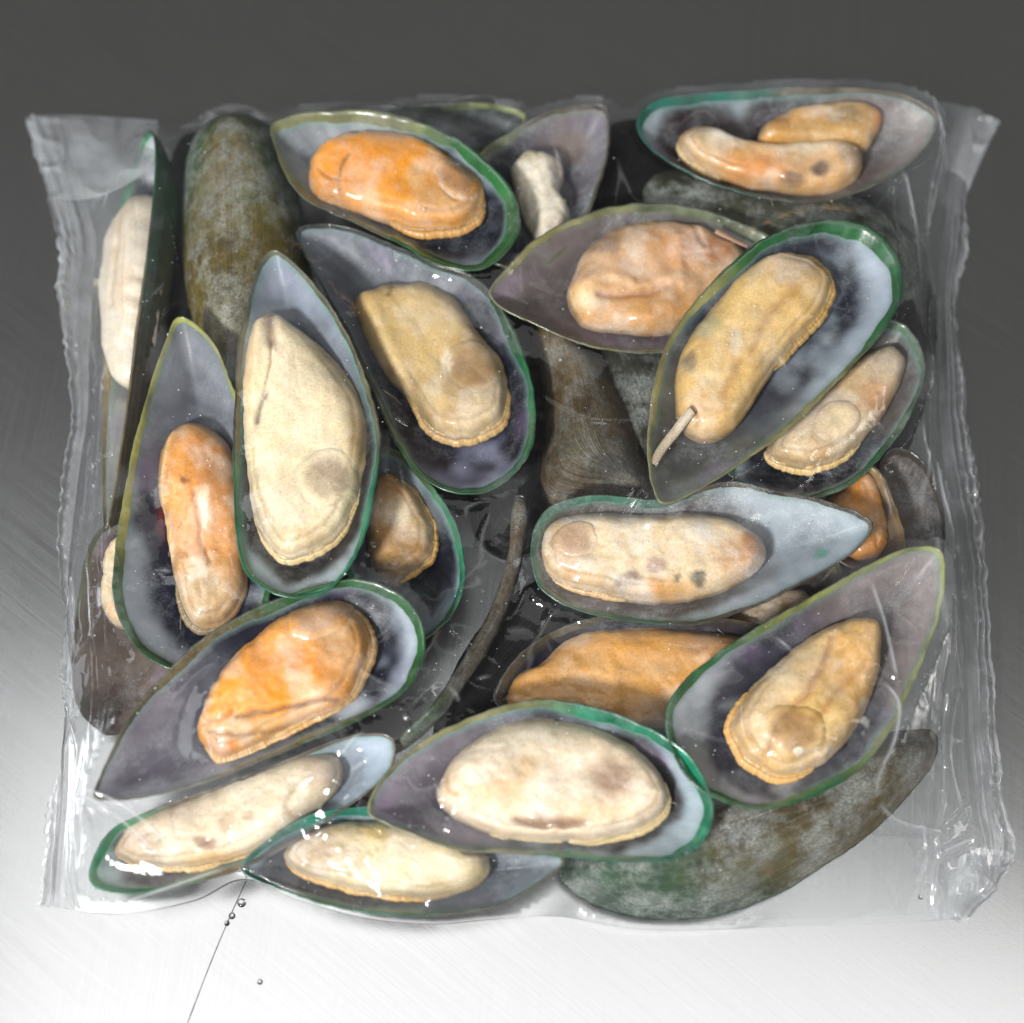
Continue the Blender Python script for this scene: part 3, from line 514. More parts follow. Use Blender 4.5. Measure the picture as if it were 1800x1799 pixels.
mussel('cream mussel lying across under the brown shell, wide white tip toward the film seam', [(1534, 928), (1500, 972), (1420, 1022), (1320, 1070), (1230, 1098), (1130, 1096), (1030, 1078), (960, 1046), (936, 1000), (940, 930), (975, 888), (1050, 872), (1150, 880), (1220, 862), (1280, 848), (1350, 862), (1440, 880), (1510, 905)], 34, gy=-.9, D=13, rim=(70, 120, 100), rim2=(84, 72, 58), wr=10, frost=0.9, tipc=(172, 182, 190), edgec=(128, 140, 138), dark=16, darkc=(96, 84, 76), rim_from=.45,
       meats=[dict(out=[(948, 960), (958, 920), (985, 900), (1045, 894), (1120, 898), (1210, 893), (1290, 908), (1340, 942), (1348, 985), (1312, 1015), (1240, 1042), (1150, 1057), (1060, 1042), (985, 1022), (955, 992)], col=(230, 208, 170), H=5, lump=1.4, spots=[(995, 960, (46, 50), (188, 156, 128)), (1150, 1042, (80, 20), (220, 160, 72)), (1300, 985, (46, 40), (204, 152, 94), .85), (1105, 1022, (24, 14), (120, 90, 68)), (1150, 998, 17, (176, 130, 100)), (1225, 1018, 15, (82, 78, 62)), (1192, 1022, 7, (90, 80, 60)), (1325, 960, (22, 26), (176, 118, 70)), (1150, 905, (150, 14), (152, 128, 98), .8), (1020, 1010, (50, 20), (204, 158, 102), .7)],
                    discs=[(1012, 952, 40, 28, -8, .6, (186, 158, 132))], mantle=[((950, 985), (1000, 1026), (1100, 1050), 8, (206, 168, 116))])],
       shell_spots=[(1448, 966, 12, (60, 140, 110), .7)])
mussel('cream white mussel at the bag corner with a green end and glassy brown tip', [(692, 1300), (690, 1345), (650, 1392), (580, 1440), (500, 1490), (420, 1530), (330, 1556), (240, 1572), (180, 1566), (158, 1545), (166, 1508), (196, 1460), (260, 1428), (340, 1398), (430, 1370), (520, 1330), (590, 1302), (650, 1290)], 29, gy=-1.2, gx=.5, D=13, rim=(40, 140, 96), rim2=(122, 108, 92), wr=14, frost=0.4, tipc=(186, 200, 214), edgec=(150, 168, 164), dark=20, darkc=(52, 40, 50), rim_from=.62,
       meats=[dict(out=[(193, 1490), (215, 1452), (290, 1412), (390, 1372), (480, 1336), (550, 1318), (592, 1330), (590, 1378), (545, 1428), (475, 1478), (400, 1510), (320, 1526), (240, 1522), (205, 1508)], col=(236, 222, 194), H=5, spots=[(235, 1482, (52, 34), (190, 164, 138), .9), (364, 1483, (26, 15), (150, 106, 68)), (310, 1430, (70, 24), (204, 182, 158), .8), (403, 1446, 18, (200, 174, 142), .8), (440, 1436, 12, (196, 168, 136), .8), (390, 1512, (90, 14), (226, 178, 106), .8), (565, 1360, (36, 40), (190, 168, 144), .8)],
                    grooves=[([(520, 1380), (505, 1420), (520, 1440)], 5, .6, (196, 170, 136)), ([(365, 1480), (345, 1492)], 8, .8, None)], mantle=[((195, 1495), (290, 1530), (440, 1498), 8, (222, 182, 120))])])
mussel('upright mussel with yellow tan meat, a pale thread and a broad green rounded rim', [(1168, 888), (1146, 855), (1138, 790), (1146, 700), (1166, 620), (1202, 558), (1262, 488), (1332, 428), (1402, 397), (1472, 389), (1532, 405), (1574, 448), (1586, 510), (1560, 572), (1510, 632), (1442, 702), (1380, 762), (1302, 816), (1232, 860)], 46, D=14, rim=(34, 100, 54), rim2=(164, 160, 108), wr=15, frost=0.4, tipc=(112, 112, 104), edgec=(160, 172, 184), dark=38, darkc=(44, 46, 62), rim_from=.52,
       meats=[dict(out=[(1190, 690), (1198, 612), (1240, 546), (1300, 472), (1350, 440), (1402, 432), (1450, 455), (1466, 492), (1450, 540), (1410, 590), (1360, 650), (1320, 708), (1285, 752), (1240, 766), (1204, 745)], col=(228, 192, 126), H=4.5, spots=[(1395, 475, (56, 40), (188, 154, 108), .85), (1214, 636, 17, (112, 96, 80), .8), (1240, 575, (26, 24), (196, 190, 150), .8), (1240, 730, (34, 30), (212, 164, 90)), (1335, 560, (40, 50), (232, 200, 140), .7), (1290, 600, (14, 30), (240, 232, 216), .5)],
                    grooves=[([(1400, 510), (1350, 560), (1320, 620)], 9, .7, (196, 152, 86)), ([(1300, 640), (1270, 700)], 10, .7, (196, 150, 84)), ([(1215, 715), (1225, 745)], 5, .8, (170, 120, 64))], ridges=[([(1330, 500), (1280, 570), (1250, 650)], 14, .8, (236, 206, 148))], mantle=[((1405, 432), (1467, 495), (1370, 645), 11, (192, 156, 90))], lump=1.3)],
       threads=[([(1214, 728), (1192, 752), (1165, 785), (1148, 815)], 9, 8, (2.5, -2, -3, -2), (186, 172, 150))])
mussel('green rimmed mussel at the bag lower corner with amber meat curled round a brown knob', [(1652, 968), (1660, 1020), (1645, 1100), (1605, 1200), (1562, 1290), (1502, 1360), (1422, 1404), (1342, 1422), (1272, 1411), (1212, 1372), (1178, 1312), (1172, 1252), (1202, 1198), (1262, 1150), (1342, 1098), (1432, 1048), (1532, 992), (1595, 966)], 42, D=14, rim=(30, 110, 64), rim2=(160, 166, 100), wr=13, frost=0.35, tipc=(146, 134, 132), edgec=(142, 146, 150), dark=30, darkc=(54, 52, 66), rim_from=.45,
       meats=[dict(out=[(1290, 1262), (1318, 1210), (1380, 1150), (1440, 1106), (1510, 1080), (1552, 1092), (1554, 1160), (1532, 1230), (1492, 1300), (1440, 1345), (1382, 1362), (1330, 1342), (1298, 1302)], col=(216, 178, 116), H=4, spots=[(1425, 1140, (40, 34), (236, 208, 158)), (1372, 1195, (34, 44), (238, 214, 168)), (1330, 1260, (26, 44), (234, 206, 156)), (1340, 1310, (24, 26), (228, 196, 142)), (1490, 1170, (34, 50), (218, 168, 88), .8), (1450, 1260, (50, 40), (228, 190, 110), .8), (1530, 1180, (18, 60), (222, 176, 108), .7), (1510, 1260, (26, 50), (186, 138, 70), .7)],
                    grooves=[([(1460, 1120), (1440, 1180), (1400, 1240), (1362, 1280), (1352, 1320)], 7, 1.2, (170, 118, 56)), ([(1520, 1170), (1470, 1220), (1430, 1270)], 9, .8, (184, 132, 62)), ([(1310, 1240), (1318, 1300), (1350, 1335)], 6, .8, (196, 154, 96))], ridges=[([(1432, 1318), (1446, 1330), (1450, 1322)], 5, 1.0, (238, 220, 190))],
                    discs=[(1392, 1290, 52, 46, 10, 2.2, (160, 122, 80)), (1400, 1322, 14, 12, 0, 2.0, (244, 238, 224))], mantle=[((1318, 1212), (1305, 1320), (1440, 1348), 15, (212, 164, 92))], lump=1.6)])
mussel('long cream mussel lying level along the bag bottom, teal rim on its blunt end', [(648, 1430), (660, 1388), (702, 1338), (772, 1288), (862, 1250), (950, 1232), (1042, 1245), (1122, 1272), (1202, 1320), (1240, 1375), (1254, 1430), (1232, 1485), (1182, 1512), (1102, 1516), (1002, 1508), (902, 1501), (802, 1495), (722, 1467), (672, 1446)], 42, D=14, rim=(22, 128, 96), rim2=(150, 148, 104), wr=13, frost=0.45, tipc=(132, 124, 134), edgec=(160, 174, 182), dark=18, darkc=(62, 58, 60), rim_from=.40,
       meats=[dict(out=[(768, 1382), (795, 1332), (855, 1282), (930, 1256), (1022, 1266), (1110, 1300), (1160, 1350), (1176, 1400), (1152, 1442), (1082, 1470), (980, 1480), (882, 1470), (810, 1442), (775, 1412)], col=(230, 212, 186), H=6, spots=[(870, 1385, (60, 36), (234, 192, 138), .85), (1072, 1370, (40, 36), (150, 114, 92), .8), (965, 1448, (70, 13), (140, 98, 66), .9), (830, 1368, (28, 20), (244, 234, 214)), (925, 1290, (80, 30), (206, 196, 168), .8), (1050, 1430, (60, 20), (230, 196, 148), .7), (920, 1350, (30, 16), (206, 178, 136), .8), (990, 1390, (50, 30), (236, 222, 200), .8)],
                    grooves=[([(784, 1366), (790, 1392), (806, 1402)], 5, 1.0, (206, 150, 90)), ([(905, 1442), (960, 1452), (1030, 1448)], 6, 1.0, (122, 84, 56))], ridges=[([(820, 1430), (900, 1458), (1000, 1462), (1080, 1450)], 7, .8, (238, 222, 196))], mantle=[((860, 1466), (1050, 1480), (1172, 1372), 12, (206, 182, 130))], lump=1.3)])
mussel('orange mussel with brown banded edge and grey round muscle, long grey pointed tip', [(166, 1402), (178, 1362), (228, 1262), (288, 1190), (350, 1130), (440, 1075), (530, 1040), (620, 1020), (692, 1040), (736, 1082), (748, 1142), (726, 1200), (680, 1240), (610, 1276), (530, 1310), (440, 1346), (350, 1380), (270, 1400), (202, 1408)], 45, D=13, rim=(42, 98, 52), rim2=(96, 88, 58), wr=12, frost=0.4, tipc=(122, 116, 128), edgec=(166, 176, 188), dark=36, darkc=(24, 26, 48), rim_from=.45,
       meats=[dict(out=[(345, 1270), (368, 1202), (420, 1135), (490, 1080), (560, 1050), (612, 1060), (646, 1110), (641, 1170), (602, 1232), (520, 1272), (430, 1318), (380, 1330), (350, 1302)], col=(240, 160, 40), H=5, lump=1.4, spots=[(595, 1130, (54, 70), (180, 140, 90), .9), (540, 1090, (40, 30), (190, 150, 104), .7), (450, 1285, (110, 22), (218, 172, 104), .8), (368, 1220, (30, 40), (240, 162, 36), .9), (380, 1310, (36, 18), (214, 132, 52)), (510, 1180, (60, 40), (234, 152, 66), .7), (470, 1130, (40, 30), (236, 164, 88), .6)],
                    discs=[(556, 1086, 56, 36, -12, .9, (164, 132, 104))], grooves=[([(420, 1262), (500, 1246), (590, 1228)], 5, 1.3, (96, 66, 40)), ([(360, 1290), (450, 1290), (560, 1262)], 4, .9, (150, 104, 54)), ([(355, 1275), (400, 1262), (412, 1252)], 5, .8, (196, 120, 40))],
                    mantle=[((585, 1055), (646, 1125), (596, 1236), 14, (172, 138, 90)), ((600, 1236), (480, 1296), (352, 1312), 15, (212, 164, 92))])])
mussel('largest cream mussel standing tall with a split at its top and a grey round muscle', [(478, 441), (502, 452), (550, 498), (600, 568), (634, 640), (660, 720), (668, 790), (656, 880), (635, 960), (590, 1030), (530, 1053), (470, 1040), (430, 1000), (415, 930), (411, 800), (414, 700), (418, 620), (434, 540), (455, 470)], 47, D=14, rim=(18, 128, 94), rim2=(110, 110, 88), wr=11, frost=0.3, tipc=(150, 158, 170), edgec=(162, 176, 180), dark=22, darkc=(60, 56, 54), rim_from=.52,
       meats=[dict(out=[(458, 545), (478, 537), (512, 560), (556, 592), (602, 640), (638, 700), (648, 760), (636, 830), (620, 890), (582, 945), (522, 976), (480, 966), (447, 922), (431, 860), (420, 770), (417, 690), (424, 610), (438, 562)], col=(238, 222, 186), H=7, spots=[(630, 745, (18, 80), (192, 160, 104), .8), (570, 850, (10, 10), (170, 150, 130), .3), (435, 620, (14, 90), (232, 198, 146), .8), (490, 900, (50, 50), (208, 196, 176), .6), (578, 625, (34, 22), (170, 150, 84), .75), (540, 945, (70, 16), (206, 178, 124), .7), (520, 660, (40, 90), (244, 230, 198), .6)],
                    discs=[(575, 848, 46, 50, 15, .6, (164, 144, 124))], grooves=[([(474, 550), (476, 575), (482, 606)], 11, 2.6, (104, 64, 38)), ([(482, 600), (476, 650), (462, 700)], 3, .7, (160, 118, 76)), ([(470, 698), (460, 722), (455, 745)], 6, 1.8, (70, 52, 38)), ([(448, 790), (452, 860), (480, 920)], 3, .5, (206, 176, 128))], ridges=[([(455, 560), (450, 640), (440, 740)], 9, 1.0, (240, 212, 168))],
                    mantle=[((436, 880), (520, 978), (630, 850), 10, (206, 180, 130)), ((600, 640), (650, 745), (636, 830), 8, (186, 148, 92))], lump=1.2)])
# the mussel standing on edge against the bag's far side edge: its rim plane is almost upright
mussel('cream mussel standing on edge at the bag side with its green back showing', [(188, 930), (206, 850), (226, 720), (246, 560), (264, 430), (276, 300), (272, 235), (254, 245), (230, 310), (203, 410), (188, 530), (184, 670), (184, 820)], 23, gx=27, D=17, rim=(34, 110, 76), rim2=(150, 128, 66), wr=5, frost=0.3, tipc=(170, 168, 160), edgec=(180, 184, 184), dark=14, outer=(38, 92, 46), outer2=(92, 76, 44), rim_from=.5,
       meats=[dict(out=[(236, 335), (252, 355), (252, 430), (240, 560), (224, 645), (204, 680), (184, 640), (176, 540), (180, 450), (196, 390), (216, 355)], col=(240, 230, 212), H=7, d0=6, spots=[(228, 372, (16, 40), (182, 160, 130), .8), (228, 480, (12, 80), (232, 204, 166), .7)], grooves=[([(225, 390), (222, 460), (212, 540)], 4, .8, (206, 180, 148))])])

# ------------------------------------------------------------------ the bag: the top film is a skin stretched over the mussels
P = np.concatenate(ALLV); G = 0.0016; x0, y0 = -0.26, -0.26; NG = 330
hm = np.zeros((NG, NG)); ix = np.clip(((P[:, 0] - x0) / G).astype(int), 0, NG - 1); iy = np.clip(((P[:, 1] - y0) / G).astype(int), 0, NG - 1)
np.maximum.at(hm, (iy, ix), P[:, 2])
for _ in range(2):
    h2 = hm.copy()
    for dy in (-1, 0, 1):
        for dx in (-1, 0, 1): h2 = np.maximum(h2, np.roll(np.roll(hm, dy, 0), dx, 1))
    hm = h2
def samp(X, Y):
    fx, fy = np.clip((X - x0) / G - .5, 0, NG - 2.001), np.clip((Y - y0) / G - .5, 0, NG - 2.001); i, j = fx.astype(int), fy.astype(int); a, b = fx - i, fy - j
    return hm[j, i] * (1 - a) * (1 - b) + hm[j, i + 1] * a * (1 - b) + hm[j + 1, i] * (1 - a) * b + hm[j + 1, i + 1] * a * b
TOP = [(112, 206), (275, 209), (360, 198), (600, 184), (900, 180), (1090, 178), (1180, 160), (1320, 148), (1480, 146), (1580, 152), (1668, 190)]
BOT = [(92, 1592), (200, 1602), (330, 1578), (420, 1540), (520, 1578), (640, 1610), (760, 1620), (860, 1612), (980, 1606), (1150, 1630), (1400, 1625), (1600, 1618), (1700, 1612)]
LEF = [(112, 206), (140, 320), (168, 430), (160, 560), (158, 700), (142, 830), (128, 950), (116, 1100), (112, 1250), (108, 1400), (92, 1592)]
RIG = [(1668, 190), (1668, 330), (1652, 480), (1650, 620), (1656, 780), (1672, 900), (1690, 1020), (1700, 1150), (1705, 1300), (1722, 1440), (1738, 1540), (1700, 1612)]
LOUT = [(40, 205), (80, 330), (103, 440), (97, 520), (110, 600), (122, 740), (104, 860), (99, 960), (114, 1100), (122, 1250), (86, 1400), (62, 1590)]
ROUT = [(1757, 212), (1722, 290), (1699, 350), (1701, 440), (1684, 520), (1686, 610), (1700, 690), (1708, 780), (1726, 880), (1733, 980), (1746, 1150), (1756, 1300), (1766, 1430), (1784, 1500), (1740, 1575), (1702, 1614)]
NU, NV = 300, 280
cT, cB = spline(TOP, NU, False), spline(BOT, NU, False); cL, cR = spline(LEF, NV, False), spline(RIG, NV, False)
u = np.linspace(0, 1, NU)[None, :, None]; v = np.linspace(0, 1, NV)[:, None, None]
XY = (1 - v) * cT[None] + v * cB[None] + (1 - u) * cL[:, None] + u * cR[:, None] - ((1 - u) * (1 - v) * cT[0] + u * (1 - v) * cT[-1] + (1 - u) * v * cB[0] + u * v * cB[-1])
UU, VV = np.broadcast_to(u[..., 0], (NV, NU)), np.broadcast_to(v[..., 0], (NV, NU))
W0 = at_z(XY.reshape(-1, 2), 0.012).reshape(NV, NU, 3)
ob = samp(W0[..., 0], W0[..., 1]) + 0.0010
ez = np.full((NV, NU), 0.0022)
h = np.maximum(ob, 0.012); rim_z = lambda a: (a.__setitem__((0, slice(None)), np.maximum(0.0025, ob[0] * 0.3)), a.__setitem__((-1, slice(None)), 0.0016), a.__setitem__((slice(None), 0), 0.004), a.__setitem__((slice(None), -1), 0.0055))
for it in range(420):
    g = h.copy(); g[1:-1, 1:-1] = 0.25 * (h[:-2, 1:-1] + h[2:, 1:-1] + h[1:-1, :-2] + h[1:-1, 2:]) - 0.000012
    h = np.maximum(g, ob); rim_z(h)
# twice the points, then creases pulled across the film, slack folds where it hangs free, tension lines toward the seams
def up2(A):
    n, m = A.shape; B = np.empty((n, 2 * m - 1)); B[:, ::2] = A; B[:, 1::2] = 0.5 * (A[:, 1:] + A[:, :-1]); E = np.empty((2 * n - 1, 2 * m - 1)); E[::2] = B; E[1::2] = 0.5 * (B[1:] + B[:-1]); return E
h, UU, VV = up2(h), up2(UU), up2(VV); XY = np.stack([up2(XY[..., 0]), up2(XY[..., 1])], -1); NV, NU = h.shape
W0 = at_z(XY.reshape(-1, 2), 0.012).reshape(NV, NU, 3); ob = samp(W0[..., 0], W0[..., 1]) + 0.0010
free = smooth(h - ob, 0.0002, 0.003)
pxs = XY.reshape(-1, 2)
CREASE = [([(130, 1395), (230, 1450), (305, 1522)], 1.6), ([(150, 1400), (250, 1440), (330, 1510)], 1.0), ([(130, 1395), (140, 1430), (138, 1450)], .9), ([(390, 1310), (402, 1350), (400, 1372)], 1.6), ([(1515, 1230), (1545, 1270), (1538, 1330), (1515, 1390), (1520, 1425)], 1.3), ([(1520, 1425), (1570, 1450), (1670, 1462)], 1.7),
          ([(1622, 1445), (1628, 1480), (1640, 1505)], 1.4), ([(1640, 1505), (1700, 1478), (1730, 1465)], 1.3), ([(1640, 1505), (1625, 1545)], 1.0), ([(1660, 1190), (1650, 1270)], 1.5), ([(1500, 1060), (1520, 1130), (1545, 1240)], 1.0), ([(1335, 1155), (1372, 1187)], 1.4), ([(1425, 865), (1446, 878)], 1.3), ([(1335, 690), (1362, 718)], 1.5),
          ([(1530, 870), (1545, 920), (1540, 950)], 1.5), ([(180, 380), (200, 320), (212, 300)], 1.2), ([(150, 345), (200, 340), (230, 310)], 1.4), ([(420, 1535), (330, 1565), (230, 1598)], 1.3), ([(420, 1535), (470, 1560), (560, 1590)], 1.2), ([(300, 1035), (330, 1042)], 1.3), ([(1650, 620), (1640, 700), (1655, 780)], 1.5), ([(1640, 800), (1652, 880), (1690, 1010)], 1.4),
          ([(1600, 760), (1622, 820), (1640, 880)], 1.2), ([(1640, 1000), (1650, 1090), (1690, 1200)], 1.2), ([(1690, 1200), (1670, 1320), (1700, 1420)], 1.2), ([(1560, 350), (1600, 420), (1610, 520)], 1.0), ([(1620, 250), (1640, 330), (1625, 420)], 1.2), ([(970, 300), (985, 350)], .6), ([(775, 1400), (780, 1440)], 1.5), ([(610, 1365), (640, 1330), (662, 1320)], 1.2),
          ([(505, 1445), (520, 1480)], 1.2), ([(425, 1460), (430, 1500)], 1.2), ([(545, 1000), (535, 1025)], 1.2), ([(800, 1240), (815, 1270)], 1.2), ([(835, 1225), (870, 1215)], 1.0), ([(1370, 1325), (1362, 1355)], .9)]
hh = h.ravel().copy(); crease_glint = np.zeros(len(hh))                            # highlight lines of the creases, painted as extra haze
for pl_, hg in CREASE:
    q = spline(pl_, 24, False); sel = (pxs[:, 0] > q[:, 0].min() - 30) & (pxs[:, 0] < q[:, 0].max() + 30) & (pxs[:, 1] > q[:, 1].min() - 30) & (pxs[:, 1] < q[:, 1].max() + 30)
    d = seg_dist(pxs[sel], q); end = np.minimum(np.linalg.norm(pxs[sel] - q[0], axis=1), np.linalg.norm(pxs[sel] - q[-1], axis=1))
    crease_glint[sel] = np.maximum(crease_glint[sel], 0.42 * np.exp(-(d / 2.8) ** 2) * smooth(end, 0, 30))
    hh[sel] += hg * 0.0011 * np.exp(-d / 4.5) * (0.3 + 0.7 * smooth(end, 0, 25))
ridge = lambda n, k: (1 - k * np.abs(n)).clip(0) ** 2
wx, wy = pxs[:, 0] + 14 * fbm(pxs, 0.010, 61), pxs[:, 1] + 14 * fbm(pxs, 0.010, 62)
fo = []
for ang, sc, sd in ((20, 0.020, 5), (-50, 0.017, 6), (80, 0.019, 8)):                  # three families of long, sharp tension folds
    ca, sa = math.cos(R(ang)), math.sin(R(ang)); e1, e2 = wx * ca + wy * sa, -wx * sa + wy * ca
    fo.append(ridge(vnoise(np.c_[e1 * 0.004, e2 * sc], 1, sd), 4.5) * smooth(fbm(pxs, 0.005, sd + 40), 0.05, 0.35))
folds = np.max(fo, axis=0)
side = np.maximum(smooth(UU, 0.88, 1.0), smooth(UU, 0.09, 0.0)).ravel()
vert = ridge(vnoise(np.c_[wx * 0.036, wy * 0.0022], 1, 3), 2.8) + 0.18 * ridge(vnoise(np.c_[wx * 0.09, wy * 0.008], 1, 13), 3)
fr_ = free.ravel()
hh += (0.15 + 0.85 * fr_) * 0.0011 * folds + (0.25 + .75 * fr_) * side * 0.0032 * vert + 0.00010 * fbm(pxs, 0.05, 21)
for (x, y, w) in ((1165, 500, 34), (1280, 600, 42), (1215, 700, 22), (1350, 690, 24), (500, 760, 18), (430, 1330, 40), (1540, 900, 44), (1610, 740, 34), (640, 1340, 34), (560, 1330, 26), (900, 1225, 30), (800, 1250, 30), (1000, 905, 26), (330, 900, 26), (210, 300, 40), (1430, 1300, 26), (1480, 1240, 30), (1390, 1500, 40), (810, 1400, 26), (390, 1310, 26), (250, 520, 16), (700, 920, 22), (1640, 620, 26), (1690, 860, 30), (1330, 330, 24), (1600, 1460, 50), (1040, 1260, 26)):
    d2 = ((pxs[:, 0] - x) / w) ** 2 + ((pxs[:, 1] - y) / w) ** 2; k_ = d2 < 5
    hh[k_] += 0.0009 * np.exp(-d2[k_]) * np.abs(fbm(pxs[k_], 0.055, int(x + y), 2))                # small crumpled places that glint
hh = np.maximum(hh, ob.ravel() - 0.0002); h = hh.reshape(NV, NU); rim_z(h)
V = W0.copy(); V[..., 2] = h
lower = smooth(VV, 0.90, 1.0).ravel()
cloud = smooth(fbm(pxs, 0.010, 71, 5), 0.10, 0.55); fine = 0.5 + 0.5 * fbm(pxs, 0.16, 72, 3)
haze = 0.004 + 0.075 * cloud * (0.6 + 0.4 * fine) * (1 - 0.9 * fr_) + 0.06 * side + 0.006 * fr_ + 0.03 * lower + 0.20 * smooth(vert, .72, 1.0) * side + 0.10 * smooth(folds, .75, 1.0) * (0.25 + .75 * fr_)  # fold ridges get haze painted in as highlight lines
for (x, y, rx, ry, k) in ((1590, 1030, 70, 60, .06), (1600, 200, 90, 60, .07), (1330, 200, 160, 50, .05), (1200, 940, 160, 50, .06), (420, 400, 80, 120, .05), (1600, 1250, 80, 160, .06), (500, 1380, 120, 40, .04), (300, 1450, 120, 60, .06), (250, 500, 60, 250, .05), (980, 230, 80, 60, .05)):
    haze += k * np.exp(-(((pxs[:, 0] - x) / rx) ** 2 + ((pxs[:, 1] - y) / ry) ** 2)) * (0.75 + 0.25 * fine) * (1 - 0.6 * fr_)   # frost on the film's inside
bag = bpy.data.objects.new('plastic_bag', None); COL.objects.link(bag); bag.location = (0, 0, 0)
tag(bag, 'clear crinkled plastic bag with sealed side seams, packed with frozen green lipped mussels', 'plastic bag')
mesh_ob('top_film', V.reshape(-1, 3), ringfaces(NV, NU, False), M_FILM, bag, attrs=dict(haze=(haze + crease_glint).clip(0, .5)))
Vb = W0.copy(); Vb[..., 2] = 0.0006 + 0.0002 * fbm(pxs, 0.02, 4).reshape(NV, NU)
Vb = Vb[::8, ::8]; mesh_ob('bottom_film', Vb.reshape(-1, 3), ringfaces(Vb.shape[0], Vb.shape[1], False), M_FILM2, bag, attrs=dict(haze=np.full(Vb.shape[0] * Vb.shape[1], 0.035)))
def seal(name, inner, outer, zin, zout, seed, ridges=5, amp=0.0016, hb=0.17, n=420, m=26):
    a, b = spline(inner, n, False), spline(outer, n, False)
    kk = np.arange(n); rag = 3.0 * vnoise(np.c_[kk * 0.35, kk * 0], 1, seed) + 3.5 * vnoise(np.c_[kk * 0.09, kk * 0], 1, seed + 1)
    w = np.linspace(0, 1, m)[None, :, None]; dirn = (b - a) / np.maximum(np.linalg.norm(b - a, axis=1), 1)[:, None]; b = b + dirn * rag[:, None]
    PX = a[:, None] * (1 - w) + b[:, None] * w; q = PX.reshape(-1, 2); ww = np.broadcast_to(w[..., 0], (n, m)).ravel(); yy = np.repeat(kk, m)
    z = zin * (1 - ww) + zout * ww
    zr = 1.6 * (1 - 2.0 * np.abs(fbm(np.c_[ww * ridges + 0.9 * fbm(np.c_[yy * 0.006, yy * 0], 1, seed + 8), yy * 0.0045], 1, seed + 2))).clip(0) ** 2 * amp + np.abs(fbm(q, 0.035, seed + 3)) * amp * 0.4 * smooth(ww, 0.35, 0.8)
    Vv = at_z(q, 0.006); Vv[:, 2] = np.maximum(0.0012, z + zr * smooth(ww, -0.1, 0.25))
    return mesh_ob(name, Vv, ringfaces(n, m, False), M_SEAL, bag, attrs=dict(haze=(hb + 0.10 * smooth(ww, 0.4, 1) + 0.16 * np.abs(fbm(q, 0.03, seed + 6)) + 0.14 * smooth(np.abs(ww - 0.97), 0.05, 0.0) + 0.16 * smooth(zr / amp, .9, 1.7)).clip(0, .6)))  # extra haze on ridges and outer edge paints in bright fold lines
seal('side_seal', LEF, LOUT, 0.004, 0.003, 50, 4, 0.0026)
seal('side_seal', RIG, ROUT, 0.0055, 0.004, 90, 4, 0.0036, 0.08)
def flap(name, poly_a, poly_b, za, zb, seed, n=90, m=90, amp=0.0025, hz_=0.27):
    a, b = spline(poly_a, n, False), spline(poly_b, n, False); w = np.linspace(0, 1, m)[None, :, None]
    q = (a[:, None] * (1 - w) + b[:, None] * w).reshape(-1, 2); ww = np.broadcast_to(w[..., 0], (n, m)).ravel(); uu = np.repeat(np.linspace(0, 1, n), m)
    z = za * (1 - ww) + zb * ww + amp * fbm(q, 0.014, seed, 2) + 0.35 * amp * (1 - 3 * np.abs(vnoise(q, 0.022, seed + 2))).clip(0)
    Vv = at_z(q, z); return mesh_ob(name, Vv, ringfaces(n, m, False), M_SEAL, bag, attrs=dict(haze=(hz_ + 0.16 * fbm(q, 0.02, seed + 6, 4)).clip(.05, .6)))
flap('corner_flap', [(45, 206), (110, 202), (190, 206), (277, 212)], [(92, 350), (150, 352), (215, 330), (276, 290)], 0.010, 0.030, 7, amp=0.004, hz_=.36)
flap('corner_flap', [(1640, 178), (1680, 184), (1720, 196), (1757, 212)], [(1662, 300), (1680, 305), (1695, 318), (1702, 335)], 0.012, 0.010, 17, amp=0.004)
flap('corner_flap', [(1660, 1520), (1690, 1505), (1730, 1490), (1786, 1502)], [(1672, 1600), (1684, 1612), (1700, 1618), (1735, 1580)], 0.006, 0.004, 27, amp=0.006)

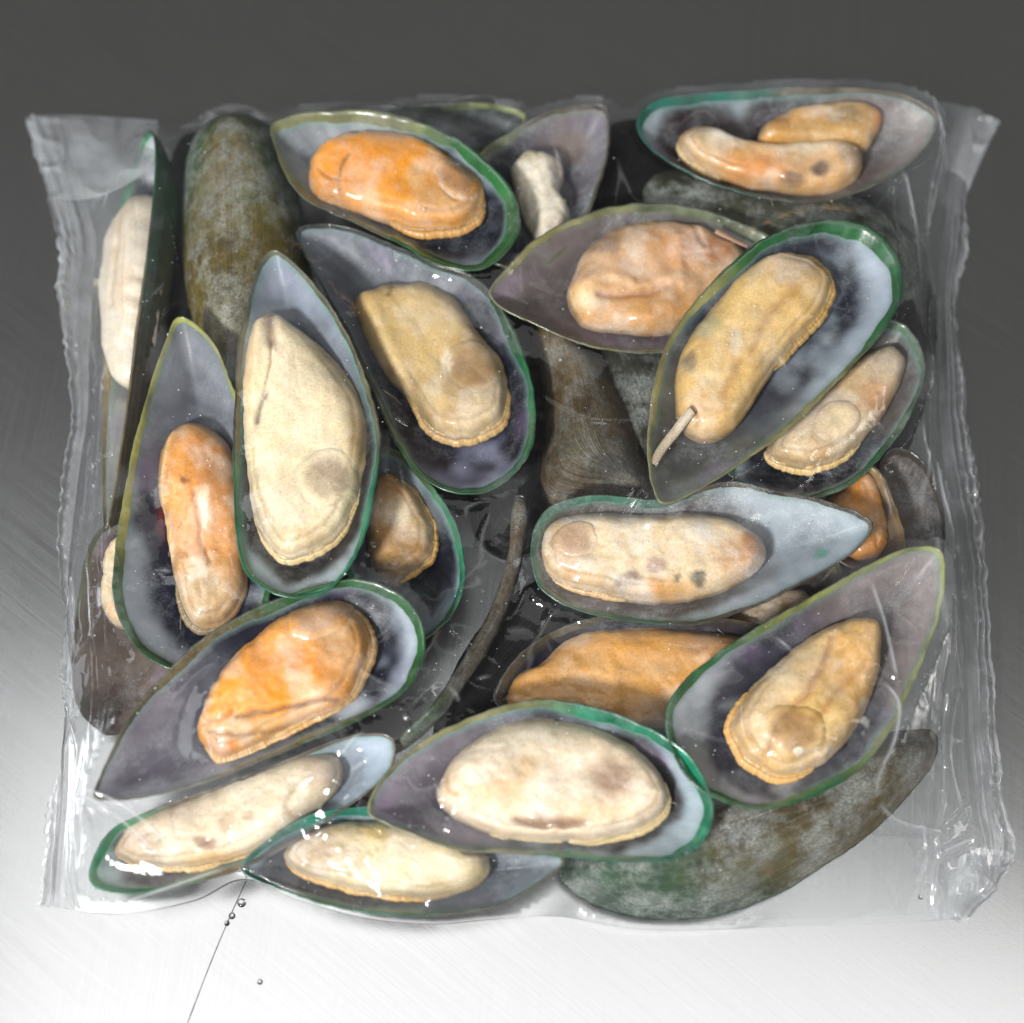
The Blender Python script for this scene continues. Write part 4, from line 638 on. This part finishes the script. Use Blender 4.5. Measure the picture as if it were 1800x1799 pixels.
# ------------------------------------------------------------------ ice glints lying on the frozen meat and shells, water drops on the steel
zt = lambda x, y: samp(np.array([x]), np.array([y]))[0]
IV, IF = [], []
pts = rng.uniform([150, 190], [1640, 1590], (950, 2)); dens = fbm(pts, 0.008, 77)
for (a, b), d in zip(pts, dens):
    if d < rng.uniform(-0.7, 0.6): continue
    wpt = at_z(np.array([a, b]), 0.03); z = zt(wpt[0], wpt[1])
    if z < 0.012: continue
    wpt = at_z(np.array([a, b]), z); r = rng.uniform(0.00016, 0.00042) * (1.6 if rng.random() < 0.05 else 1); c = np.array([wpt[0], wpt[1], zt(wpt[0], wpt[1]) + 0.0002]); i0 = len(IV)
    for dv in ((1, 0, 0), (-.5, .87, 0), (-.5, -.87, 0), (0, 0, 1)): IV.append(c + r * (np.array(dv) + rng.uniform(-.3, .3, 3)))
    IF += [(i0, i0 + 1, i0 + 3), (i0 + 1, i0 + 2, i0 + 3), (i0 + 2, i0, i0 + 3), (i0, i0 + 2, i0 + 1)]
ice = mesh_ob('ice_crystals', IV, IF, M_ICE, smooth_=False); tag(ice, 'tiny glinting ice crystals scattered over the frozen mussels', 'ice', kind='stuff')
DROPS = [(425, 1588, 7.5, 'largest water drop on the steel just below the bag, beside the dark scratch'), (408, 1611, 5.5, 'middle one of three water drops beside the dark scratch'), (399, 1624, 4.5, 'lowest of three water drops, touching the dark scratch'), (457, 1727, 4.5, 'lone small water drop far below the bag near the end of the dark scratch'),
         (1618, 1578, 4.0, 'small round water drop beside the twisted bag corner')]
for (a, b, r, lab) in DROPS:
    c = at_z(np.array([a, b]), 0.0); rr = r * 0.000222; nr, na = 7, 20; VV_ = []
    for k in range(nr):
        e = (k + .0) / (nr - 1) * math.pi / 2 * 0.97
        for j in range(na): th = 2 * math.pi * j / na; VV_.append((rr * math.cos(e) * math.cos(th), rr * math.cos(e) * math.sin(th), 0.0003 + rr * 0.5 * math.sin(e)))
    F = ringfaces(nr, na); F.append(tuple(range((nr - 1) * na, nr * na))); F.append(tuple(range(na))[::-1])
    o = mesh_ob('water_drop', VV_, F, M_WATER); o.location = (c[0], c[1], 0); tag(o, lab, 'water drop', 'water drops on the steel')
